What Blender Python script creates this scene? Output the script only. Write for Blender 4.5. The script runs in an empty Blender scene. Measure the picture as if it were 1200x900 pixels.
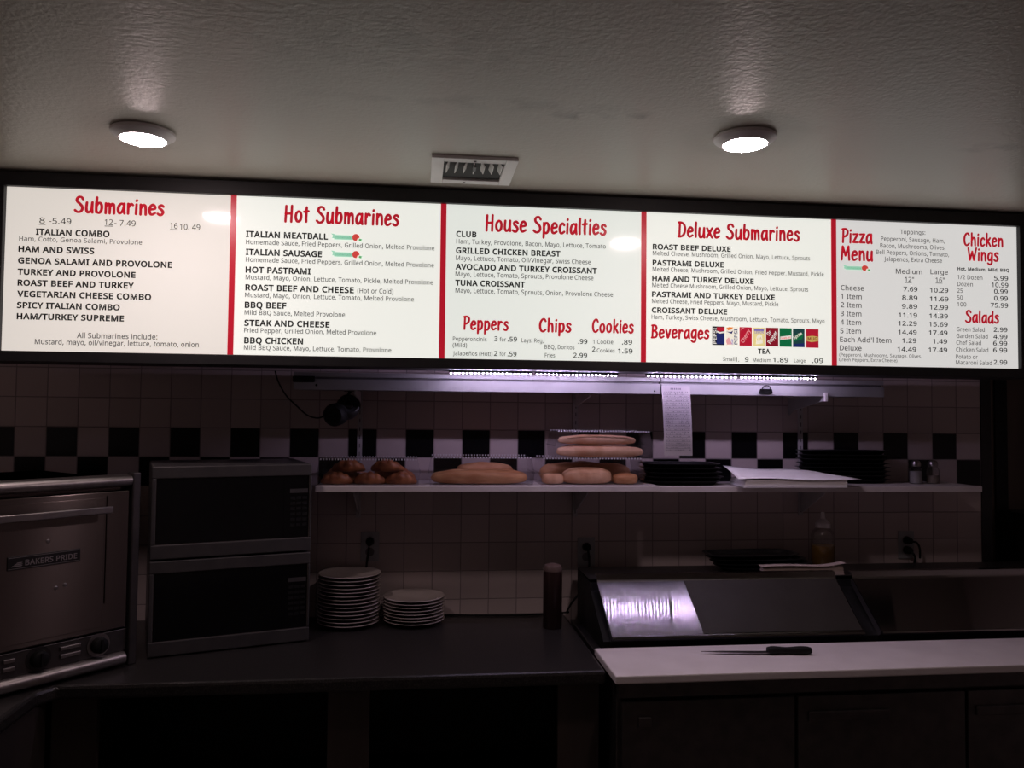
import bpy, bmesh, math, random
from mathutils import Vector, Matrix, noise
from mathutils.geometry import delaunay_2d_cdt

C = bpy.context.scene.collection
SC = bpy.context.scene
rnd = random.Random(7)
PI = math.pi

# ------------------------------------------------------------------ camera, world, exposure
cam = bpy.data.objects.new('camera', bpy.data.cameras.new('camera'))
C.objects.link(cam)
YAW, PITCH, ROLL = 0.11635878, 0.03852272, 0.00994949
fw = Vector((math.sin(YAW)*math.cos(PITCH), math.cos(YAW)*math.cos(PITCH), math.sin(PITCH)))
rt = Vector((math.cos(YAW), -math.sin(YAW), 0)); up = rt.cross(fw)
r2 = math.cos(ROLL)*rt + math.sin(ROLL)*up; u2 = -math.sin(ROLL)*rt + math.cos(ROLL)*up
M = Matrix((r2, u2, -fw)).transposed().to_4x4(); M.translation = Vector((0, 0, 1.69))
cam.matrix_world = M
cam.data.sensor_width = 36; cam.data.lens = 940/1200*36
cam.data.clip_start = 0.05
SC.camera = cam
w = bpy.data.worlds.new('world'); SC.world = w; w.use_nodes = True
w.node_tree.nodes['Background'].inputs[0].default_value = (0.01, 0.009, 0.009, 1)
w.node_tree.nodes['Background'].inputs[1].default_value = 0.2
SC.view_settings.view_transform = 'Standard'
SC.view_settings.look = 'None'
SC.view_settings.gamma = 1
SC.view_settings.use_curve_mapping = False
SC.view_settings.exposure = 0.0
CEILING_LAMP = 108.0        # radiance of the two ceiling lamps' diffusers
LED = 345.0                 # radiance of the light-bar diodes
SIGN = (0.63, 0.78, 0.72, 0.78, 0.62)   # backlight of the five menu panels

# ------------------------------------------------------------------ materials
def nmat(name):
    m = bpy.data.materials.new(name); m.use_nodes = True
    nt = m.node_tree; return m, nt, nt.nodes['Principled BSDF']
def setp(b, color=None, rough=None, metal=None, spec=None, trans=None, coat=None):
    if color is not None: b.inputs['Base Color'].default_value = (*color, 1)
    if rough is not None: b.inputs['Roughness'].default_value = rough
    if metal is not None: b.inputs['Metallic'].default_value = metal
    if spec is not None: b.inputs['Specular IOR Level'].default_value = spec
    if coat is not None: b.inputs['Coat Weight'].default_value = coat; b.inputs['Coat Roughness'].default_value = 0.06
def noisy(name, c1, c2, scale=20, rough=.5, metal=0, spec=.5, bump=0, bscale=None, detail=3, stretch=(1,1,1), contrast=(.35,.65)):
    m, nt, b = nmat(name); setp(b, c1, rough, metal, spec)
    tc = nt.nodes.new('ShaderNodeTexCoord'); mp = nt.nodes.new('ShaderNodeMapping'); mp.inputs['Scale'].default_value = stretch
    nt.links.new(tc.outputs['Object'], mp.inputs['Vector'])
    n = nt.nodes.new('ShaderNodeTexNoise'); n.inputs['Scale'].default_value = scale; n.inputs['Detail'].default_value = detail
    nt.links.new(mp.outputs[0], n.inputs['Vector'])
    r = nt.nodes.new('ShaderNodeValToRGB'); r.color_ramp.elements[0].color = (*c1, 1); r.color_ramp.elements[1].color = (*c2, 1)
    r.color_ramp.elements[0].position = contrast[0]; r.color_ramp.elements[1].position = contrast[1]
    nt.links.new(n.outputs['Fac'], r.inputs['Fac']); nt.links.new(r.outputs[0], b.inputs['Base Color'])
    if bump:
        bn = nt.nodes.new('ShaderNodeBump'); bn.inputs['Strength'].default_value = bump; bn.inputs['Distance'].default_value = .004
        if bscale:
            n2 = nt.nodes.new('ShaderNodeTexNoise'); n2.inputs['Scale'].default_value = bscale; n2.inputs['Detail'].default_value = 4
            nt.links.new(mp.outputs[0], n2.inputs['Vector'])
        else: n2 = n
        nt.links.new(n2.outputs['Fac'], bn.inputs['Height']); nt.links.new(bn.outputs[0], b.inputs['Normal'])
    return m
def emis(name, color, strength, base=(.8, .8, .8), rough=.3, spec=.5):
    m, nt, b = nmat(name); setp(b, base, rough, 0, spec)
    b.inputs['Emission Color'].default_value = (*color, 1); b.inputs['Emission Strength'].default_value = strength
    return m
def clear(name, fac=.07, rough=.08, tint=(.97, .97, .98)):
    m, nt, b = nmat(name); nt.nodes.remove(b)
    t = nt.nodes.new('ShaderNodeBsdfTransparent'); t.inputs[0].default_value = (*tint, 1)
    g = nt.nodes.new('ShaderNodeBsdfGlossy'); g.inputs['Roughness'].default_value = rough
    lw = nt.nodes.new('ShaderNodeLayerWeight'); lw.inputs['Blend'].default_value = .25
    ma = nt.nodes.new('ShaderNodeMath'); ma.operation = 'MULTIPLY_ADD'; ma.inputs[1].default_value = .35; ma.inputs[2].default_value = fac
    nt.links.new(lw.outputs['Fresnel'], ma.inputs[0])
    mx = nt.nodes.new('ShaderNodeMixShader'); nt.links.new(ma.outputs[0], mx.inputs[0])
    nt.links.new(t.outputs[0], mx.inputs[1]); nt.links.new(g.outputs[0], mx.inputs[2])
    nt.links.new(mx.outputs[0], nt.nodes['Material Output'].inputs['Surface'])
    return m
def brushed(name, color, rough, aniso=0.0, tangent=None, bump=.0):
    m, nt, b = nmat(name); setp(b, color, rough, 1)
    tc = nt.nodes.new('ShaderNodeTexCoord'); mp = nt.nodes.new('ShaderNodeMapping'); mp.inputs['Scale'].default_value = (1.5, 90, 90)
    nt.links.new(tc.outputs['Object'], mp.inputs['Vector'])
    n = nt.nodes.new('ShaderNodeTexNoise'); n.inputs['Scale'].default_value = 3; nt.links.new(mp.outputs[0], n.inputs['Vector'])
    mr = nt.nodes.new('ShaderNodeMapRange'); mr.inputs['To Min'].default_value = rough*(.8 if not bump else 1-bump); mr.inputs['To Max'].default_value = rough*(1.25 if not bump else 1+bump)
    nt.links.new(n.outputs['Fac'], mr.inputs['Value']); nt.links.new(mr.outputs[0], b.inputs['Roughness'])
    if aniso:
        b.inputs['Anisotropic'].default_value = aniso
        cv = nt.nodes.new('ShaderNodeCombineXYZ')
        for i in range(3): cv.inputs[i].default_value = tangent[i]
        nt.links.new(cv.outputs[0], b.inputs['Tangent'])
    return m

def tile_mat():
    m, nt, b = nmat('wall_tile'); N = nt.nodes; L = nt.links
    geo = N.new('ShaderNodeNewGeometry'); sep = N.new('ShaderNodeSeparateXYZ'); L.new(geo.outputs['Position'], sep.inputs[0])
    def mth(op, a, bb=None, c=None):
        n = N.new('ShaderNodeMath'); n.operation = op
        for i, v in enumerate((a, bb, c)):
            if v is None: continue
            if isinstance(v, (int, float)): n.inputs[i].default_value = v
            else: L.new(v, n.inputs[i])
        return n.outputs[0]
    T = .11
    u = mth('DIVIDE', mth('ADD', sep.outputs['X'], 1.36617 + 40*T), T)
    v = mth('DIVIDE', mth('SUBTRACT', sep.outputs['Z'], 1.630 - 40*T), T)
    fu = mth('FRACT', u); fv = mth('FRACT', v)
    du = mth('MINIMUM', fu, mth('SUBTRACT', 1, fu)); dv = mth('MINIMUM', fv, mth('SUBTRACT', 1, fv))
    edge = mth('MINIMUM', du, dv)
    tile = N.new('ShaderNodeMapRange'); tile.inputs['From Min'].default_value = .010; tile.inputs['From Max'].default_value = .022
    L.new(edge, tile.inputs['Value'])
    iu = mth('FLOOR', u); iv = mth('FLOOR', v)
    row1 = mth('COMPARE', iv, 39, .1); row2 = mth('COMPARE', iv, 38, .1)
    even = mth('COMPARE', mth('MODULO', iu, 2), 0, .1); odd = mth('SUBTRACT', 1, even)
    black = mth('ADD', mth('MULTIPLY', row1, even), mth('MULTIPLY', row2, odd))
    wn = N.new('ShaderNodeTexWhiteNoise'); wn.noise_dimensions = '2D'
    cx = N.new('ShaderNodeCombineXYZ'); L.new(iu, cx.inputs[0]); L.new(iv, cx.inputs[1]); L.new(cx.outputs[0], wn.inputs['Vector'])
    hv = N.new('ShaderNodeMapRange'); hv.inputs['To Min'].default_value = .88; hv.inputs['To Max'].default_value = 1.06; L.new(wn.outputs['Value'], hv.inputs['Value'])
    mul = N.new('ShaderNodeMix'); mul.data_type = 'RGBA'; mul.blend_type = 'MULTIPLY'; mul.inputs[0].default_value = 1
    mul.inputs[6].default_value = (.53, .44, .43, 1); L.new(hv.outputs[0], mul.inputs[7])
    mb = N.new('ShaderNodeMix'); mb.data_type = 'RGBA'; L.new(black, mb.inputs[0]); L.new(mul.outputs[2], mb.inputs[6]); mb.inputs[7].default_value = (.004, .004, .005, 1)
    mg = N.new('ShaderNodeMix'); mg.data_type = 'RGBA'; L.new(tile.outputs[0], mg.inputs[0]); mg.inputs[6].default_value = (.27, .225, .22, 1); L.new(mb.outputs[2], mg.inputs[7])
    L.new(mg.outputs[2], b.inputs['Base Color'])
    b.inputs['Specular IOR Level'].default_value = .22
    rr = N.new('ShaderNodeMapRange'); rr.inputs['To Min'].default_value = .7; rr.inputs['To Max'].default_value = .16; L.new(tile.outputs[0], rr.inputs['Value']); L.new(rr.outputs[0], b.inputs['Roughness'])
    bn = N.new('ShaderNodeBump'); bn.inputs['Distance'].default_value = .0015; bn.inputs['Strength'].default_value = .6
    L.new(tile.outputs[0], bn.inputs['Height']); L.new(bn.outputs[0], b.inputs['Normal'])
    return m

def ceiling_mat():
    m, nt, b = nmat('ceiling_paint'); N = nt.nodes; L = nt.links
    setp(b, (.575, .54, .47), .38, 0, .32)
    geo = N.new('ShaderNodeNewGeometry')
    n = N.new('ShaderNodeTexNoise'); n.inputs['Scale'].default_value = 85; n.inputs['Detail'].default_value = 3; L.new(geo.outputs['Position'], n.inputs['Vector'])
    bn = N.new('ShaderNodeBump'); bn.inputs['Strength'].default_value = .35; bn.inputs['Distance'].default_value = .004
    L.new(n.outputs['Fac'], bn.inputs['Height']); L.new(bn.outputs[0], b.inputs['Normal'])
    # scuffs and stains of their own shape
    sep = N.new('ShaderNodeSeparateXYZ'); L.new(geo.outputs['Position'], sep.inputs[0])
    def mth(op, a, bb=None):
        k = N.new('ShaderNodeMath'); k.operation = op
        for i, v in enumerate((a, bb)):
            if v is None: continue
            if isinstance(v, (int, float)): k.inputs[i].default_value = v
            else: L.new(v, k.inputs[i])
        return k.outputs[0]
    tot = None
    for (x, y, sx, sy, s) in STAINS:
        ex = mth('POWER', mth('ABSOLUTE', mth('DIVIDE', mth('SUBTRACT', sep.outputs['X'], x), sx)), 2.0)
        ey = mth('POWER', mth('ABSOLUTE', mth('DIVIDE', mth('SUBTRACT', sep.outputs['Y'], y), sy)), 2.0)
        g = mth('MULTIPLY', mth('MAXIMUM', mth('SUBTRACT', 1, mth('ADD', ex, ey)), 0.0), s)
        tot = g if tot is None else mth('ADD', tot, g)
    n2 = N.new('ShaderNodeTexNoise'); n2.inputs['Scale'].default_value = 14; n2.inputs['Detail'].default_value = 6; L.new(geo.outputs['Position'], n2.inputs['Vector'])
    mr = N.new('ShaderNodeMapRange'); mr.inputs['From Min'].default_value = .42; mr.inputs['From Max'].default_value = .62; L.new(n2.outputs['Fac'], mr.inputs['Value'])
    st = mth('MULTIPLY', tot, mr.outputs[0])
    mx = N.new('ShaderNodeMix'); mx.data_type = 'RGBA'; L.new(st, mx.inputs[0]); mx.inputs[6].default_value = (.575, .54, .47, 1); mx.inputs[7].default_value = (.30, .27, .24, 1)
    L.new(mx.outputs[2], b.inputs['Base Color'])
    return m
STAINS = [(-.03, 1.62, .42, .13, .35), (.40, 1.95, .10, .035, .8), (.56, 1.93, .06, .03, .7), (1.55, 2.02, .12, .05, .6), (.15, 1.90, .5, .05, .35)]

MT = {}
MT['tile'] = tile_mat()
MT['ceil'] = ceiling_mat()
MT['floor'] = noisy('floor_tile', (.19, .155, .135), (.24, .20, .175), 6, .5)
MT['room'] = noisy('room_paint', (.78, .70, .66), (.82, .74, .70), 3, .8)
MT['tanpaint'] = noisy('tan_paint', (.66, .56, .53), (.70, .60, .57), 3, .8)
MT['brown'] = noisy('brown_wood', (.20, .155, .13), (.26, .20, .17), 8, .55, stretch=(1, 1, .1))
MT['brown2'] = noisy('dark_jamb', (.006, .006, .006), (.010, .009, .008), 8, .5)
MT['blackmetal'] = noisy('black_frame', (.010, .010, .012), (.014, .013, .015), 30, .55)
MT['counter'] = noisy('speckled_laminate', (.012, .011, .011), (.060, .054, .052), 260, .34, detail=2, contrast=(.45, .72))
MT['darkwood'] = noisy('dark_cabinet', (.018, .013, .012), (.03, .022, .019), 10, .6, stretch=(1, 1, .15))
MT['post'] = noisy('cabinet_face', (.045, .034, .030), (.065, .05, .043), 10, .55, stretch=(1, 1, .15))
MT['steel'] = brushed('stainless_steel', (.56, .53, .53), .30)
MT['lid'] = brushed('brushed_lid_steel', (.35, .33, .335), .095, 1.0, (0, .793, .609), .03)
MT['darkreflection'] = noisy('painted_dark_reflection', (.038, .033, .029), (.046, .041, .036), 6, .5, spec=.25)  # dark colour stands in for lid steel that misses the diodes' reflection
MT['oven'] = brushed('oven_steel', (.175, .142, .142), .24, 1.0, (0, 0, 1), .001)
MT['oventrim'] = noisy('oven_trim_steel', (.30, .27, .27), (.36, .33, .33), 30, .36, 1)
MT['darksteel'] = noisy('dark_grey_steel', (.085, .078, .08), (.11, .10, .10), 20, .36, .8)
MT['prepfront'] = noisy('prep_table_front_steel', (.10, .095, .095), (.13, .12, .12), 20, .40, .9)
MT['mwface'] = noisy('microwave_grey_face', (.10, .095, .10), (.12, .112, .115), 20, .40, .6)
MT['blackglass'] = noisy('black_glass', (.003, .003, .004), (.005, .005, .006), 5, .10)
MT['blackplastic'] = noisy('black_plastic', (.008, .008, .009), (.013, .013, .014), 40, .38)
MT['rubber'] = noisy('black_rubber', (.006, .006, .006), (.010, .010, .010), 40, .6, spec=.2)
MT['soot'] = noisy('matte_black', (.003, .003, .003), (.004, .004, .004), 20, .9, spec=.1)
MT['melamine'] = noisy('white_melamine', (.52, .47, .47), (.56, .51, .51), 8, .45)
MT['housing'] = noisy('painted_metal', (.30, .295, .30), (.33, .325, .33), 10, .42)
MT['standard'] = noisy('painted_standard', (.42, .40, .41), (.48, .45, .46), 30, .45)
MT['groove'] = noisy('groove_dark_metal', (.10, .095, .10), (.13, .12, .13), 20, .5)
MT['board'] = noisy('cutting_board_plastic', (.74, .68, .69), (.80, .74, .75), 9, .55, bump=.15, bscale=140, detail=5)
MT['paper'] = noisy('white_paper', (.85, .82, .83), (.89, .86, .87), 12, .8)
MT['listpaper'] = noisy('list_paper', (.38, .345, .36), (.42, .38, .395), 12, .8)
MT['ink'] = noisy('grey_ink', (.10, .09, .12), (.16, .15, .18), 40, .8)
MT['plate'] = noisy('white_china', (.40, .345, .325), (.44, .38, .36), 12, .25)
MT['clear'] = clear('clear_plastic', .045, .15)
MT['ridge_glint'] = noisy('ridge_glint_white', (.62, .60, .62), (.75, .73, .75), 40, .25)  # opaque white paints the diode glints on the clear box ridges
MT['glass'] = clear('clear_glass', .06, .03, (.93, .94, .94))
MT['salt'] = noisy('salt', (.25, .23, .23), (.32, .30, .30), 300, .9)
MT['pepper'] = noisy('ground_pepper', (.10, .075, .06), (.25, .20, .17), 300, .9)
MT['oil'] = noisy('yellow_oil', (.16, .085, .02), (.20, .11, .03), 8, .2)
MT['whiteplastic'] = noisy('white_plastic', (.62, .58, .58), (.68, .63, .63), 20, .4)
MT['outlet'] = noisy('grey_outlet', (.31, .31, .33), (.35, .35, .37), 20, .45)
MT['bread'] = noisy('sub_roll_crust', (.46, .19, .075), (.68, .36, .18), 22, .6, bump=.5, bscale=60, stretch=(.5, 1, 1.6))
MT['bread2'] = noisy('pale_roll_crust', (.60, .30, .16), (.78, .48, .31), 18, .65, bump=.4, bscale=55)
MT['croissant'] = noisy('croissant_crust', (.22, .06, .022), (.46, .17, .06), 26, .45, bump=.6, bscale=50)
MT['sauce'] = noisy('dark_red_sauce', (.016, .006, .006), (.022, .008, .007), 10, .32)
MT['saucecap'] = noisy('bottle_cap', (.10, .065, .055), (.12, .08, .07), 10, .35)
MT['card'] = noisy('tan_card', (.42, .33, .29), (.52, .42, .37), 20, .8, stretch=(.2, 1, 6))
MT['knifesteel'] = noisy('blade_steel', (.18, .16, .16), (.25, .22, .22), 20, .35, 1)
MT['brass'] = noisy('nameplate_black', (.012, .011, .011), (.02, .018, .018), 20, .4)
MT['lettersteel'] = noisy('nameplate_letters', (.40, .36, .36), (.48, .43, .43), 20, .4, .6)
MT['vent'] = noisy('vent_white_paint', (.88, .86, .84), (.91, .89, .87), 14, .5)
MT['ventshade'] = noisy('painted_duct_shade', (.025, .025, .025), (.035, .035, .034), 14, .8)  # near-black paints the shade inside the vent duct
MT['ring'] = noisy('lamp_ring_white', (.84, .80, .80), (.88, .84, .84), 14, .35)
MT['lamp'] = emis('lamp_diffuser', (1, .77, .78), CEILING_LAMP)
MT['led'] = emis('led_diode', (.80, .645, 1.0), LED)
MT['ledbar'] = noisy('led_bar_aluminium', (.55, .53, .55), (.60, .58, .60), 20, .4, .8)
for i, s in enumerate(SIGN):
    MT['panel%d' % i] = emis('backlit_film_%d' % i, [(1, .925, .84), (.99, 1, .925), (.96, 1, .93), (.99, 1, .925), (1, .985, .96)][i], s, (.5, .5, .48), .09, .5)
MT['red'] = emis('backlit_red_film', (.44, .008, .022), .80, (.35, .01, .02), .3)
MT['inkblack'] = noisy('black_film', (.012, .010, .011), (.016, .014, .015), 40, .6, spec=.2)
MT['inkgrey'] = emis('backlit_grey_film', (.06, .055, .055), 1, (.06, .055, .055), .6, .2)
MT['inkfine'] = emis('backlit_thin_grey_film', (.085, .08, .078), 1, (.06, .055, .055), .6, .2)
MT['crease'] = emis('backlit_panel_crease', (.62, .64, .59), 1, (.2, .2, .2))
def film(n, c): MT[n] = emis('backlit_%s_film' % n, c, .8, c, .4)
film('mint', (.34, .66, .48)); film('mintdark', (.16, .42, .30)); film('tomato', (.62, .06, .05)); film('leaf', (.12, .38, .14)); film('cream', (.80, .78, .66))
film('navy', (.012, .02, .12)); film('white', (.72, .72, .68)); film('orange', (.70, .20, .03)); film('cherry', (.42, .01, .03)); film('lemon', (.72, .62, .28)); film('lilac', (.20, .17, .42))
film('maroon', (.22, .008, .02)); film('green', (.004, .13, .045)); film('bottle', (.012, .05, .05)); film('gold', (.50, .38, .10)); film('pink', (.7, .35, .36)); film('black', (.01, .01, .015))

# ------------------------------------------------------------------ mesh helpers
class MB:
    def __init__(s): s.bm = bmesh.new(); s.mi = 0
    def _mark(s, faces):
        for f in faces: f.material_index = s.mi
    def box(s, x0, x1, y0, y1, z0, z1, rot=None, piv=None):
        vs = [s.bm.verts.new((x, y, z)) for x in (x0, x1) for y in (y0, y1) for z in (z0, z1)]
        F = [s.bm.faces.new([vs[i] for i in f]) for f in ((0,1,3,2),(4,6,7,5),(0,4,5,1),(2,3,7,6),(0,2,6,4),(1,5,7,3))]
        s._mark(F)
        if rot is not None:
            p = Vector(piv if piv is not None else ((x0+x1)/2, (y0+y1)/2, (z0+z1)/2))
            for v in vs: v.co = rot @ (v.co - p) + p
        return vs
    def prism(s, pts, axis, a0, a1):
        """polygon pts extruded along axis ('x': pts are (y,z); 'y': (x,z); 'z': (x,y))"""
        def mk(p, a):
            return {'x': (a, p[0], p[1]), 'y': (p[0], a, p[1]), 'z': (p[0], p[1], a)}[axis]
        A = [s.bm.verts.new(mk(p, a0)) for p in pts]; B = [s.bm.verts.new(mk(p, a1)) for p in pts]
        n = len(pts); F = [s.bm.faces.new(A), s.bm.faces.new(B[::-1])]
        for i in range(n): F.append(s.bm.faces.new((A[i], B[i], B[(i+1) % n], A[(i+1) % n])))
        s._mark(F); return A + B
    def lathe(s, prof, c=(0, 0, 0), n=32, axis=None, cap=True):
        rings = []
        M_ = Matrix.Identity(3) if axis is None else Vector(axis).to_track_quat('Z', 'Y').to_matrix()
        for r, z in prof:
            if r < 1e-6: rings.append([s.bm.verts.new(M_ @ Vector((0, 0, z)) + Vector(c))])
            else: rings.append([s.bm.verts.new(M_ @ Vector((r*math.cos(2*PI*i/n), r*math.sin(2*PI*i/n), z)) + Vector(c)) for i in range(n)])
        F = []
        for a, b in zip(rings, rings[1:]):
            if len(a) == 1 and len(b) == 1: continue
            for i in range(n):
                j = (i+1) % n
                if len(a) == 1: F.append(s.bm.faces.new((a[0], b[i], b[j])))
                elif len(b) == 1: F.append(s.bm.faces.new((a[i], b[0], a[j])))
                else: F.append(s.bm.faces.new((a[i], b[i], b[j], a[j])))
        if cap:
            for rg in (rings[0], rings[-1]):
                if len(rg) > 1: F.append(s.bm.faces.new(rg))
        s._mark(F)
    def cyl(s, p0, p1, r, r1=None, n=16):
        p0, p1 = Vector(p0), Vector(p1)
        s.lathe([(r, 0), (r1 if r1 is not None else r, (p1-p0).length)], p0, n, p1-p0)
    def tube(s, path, r, n=8, sub=6):
        P_ = [Vector(p) for p in path]
        pts = smooth(P_, sub)
        rings = []; up_ = Vector((0, 0, 1))
        for i, p in enumerate(pts):
            t = (pts[min(i+1, len(pts)-1)] - pts[max(i-1, 0)]).normalized()
            a = t.cross(up_ if abs(t.dot(up_)) < .95 else Vector((1, 0, 0))).normalized(); b_ = t.cross(a)
            rings.append([s.bm.verts.new(p + r*(math.cos(2*PI*k/n)*a + math.sin(2*PI*k/n)*b_)) for k in range(n)])
        F = []
        for A, B in zip(rings, rings[1:]):
            for k in range(n): F.append(s.bm.faces.new((A[k], A[(k+1) % n], B[(k+1) % n], B[k])))
        F += [s.bm.faces.new(rings[0]), s.bm.faces.new(rings[-1][::-1])]
        s._mark(F)
    def quad(s, pts):
        f = s.bm.faces.new([s.bm.verts.new(p) for p in pts]); s._mark([f]); return f
    def grid(s, fn, nu, nv):
        V = [[s.bm.verts.new(fn(i/nu, j/nv)) for j in range(nv+1)] for i in range(nu+1)]
        s._mark([s.bm.faces.new((V[i][j], V[i+1][j], V[i+1][j+1], V[i][j+1])) for i in range(nu) for j in range(nv)])
    def build(s, name, mats, parent=None, bevel=0, smooth_=False, loc=None, rotz=0, recalc=True, solid=0):
        if recalc: bmesh.ops.recalc_face_normals(s.bm, faces=s.bm.faces)
        me = bpy.data.meshes.new(name); s.bm.to_mesh(me); s.bm.free()
        for m in (mats if isinstance(mats, (list, tuple)) else [mats]): me.materials.append(MT[m] if isinstance(m, str) else m)
        if smooth_:
            for p in me.polygons: p.use_smooth = True
            if smooth_ != 'all':
                try: me.set_sharp_from_angle(angle=math.radians(40))
                except Exception: pass
        o = bpy.data.objects.new(name, me); C.objects.link(o)
        if parent is not None: o.parent = parent
        if loc is not None: o.location = loc
        if rotz: o.rotation_euler.z = rotz
        if solid:
            md = o.modifiers.new('solid', 'SOLIDIFY'); md.thickness = solid; md.offset = 0
        if bevel:
            md = o.modifiers.new('bevel', 'BEVEL'); md.width = bevel; md.segments = 2; md.limit_method = 'ANGLE'
        return o
def smooth(P_, sub=6):
    if len(P_) < 3: return list(P_)
    out = []
    for i in range(len(P_)-1):
        p0, p1, p2, p3 = P_[max(i-1, 0)], P_[i], P_[i+1], P_[min(i+2, len(P_)-1)]
        for k in range(sub):
            t = k/sub
            out.append(.5*((2*p1) + (p2-p0)*t + (2*p0-5*p1+4*p2-p3)*t*t + (3*p1-p0-3*p2+p3)*t**3))
    out.append(P_[-1]); return out
def empty(name, label, cat, loc=(0, 0, 0), rotz=0, group=None):
    o = bpy.data.objects.new(name, None); C.objects.link(o); o.empty_display_size = .05
    o.location = loc; o.rotation_euler.z = rotz
    return tag(o, label, cat, group)
def tag(o, label, cat, group=None):
    o['label'] = label; o['category'] = cat
    if group: o['group'] = group
    return o
def struct(o): o['kind'] = 'structure'; return o
def lab(o, label): o['label'] = label; return o
def copy_tree(o, parent=None):
    c = o.copy(); C.objects.link(c)
    if parent is not None: c.parent = parent
    for ch in list(o.children): copy_tree(ch, c)
    return c
ORD = ['topmost', 'second', 'third', 'fourth', 'fifth', 'sixth', 'seventh', 'eighth', 'ninth', 'tenth', 'eleventh', 'twelfth', 'thirteenth', 'fourteenth', 'fifteenth', 'sixteenth', 'seventeenth', 'eighteenth']

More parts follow.
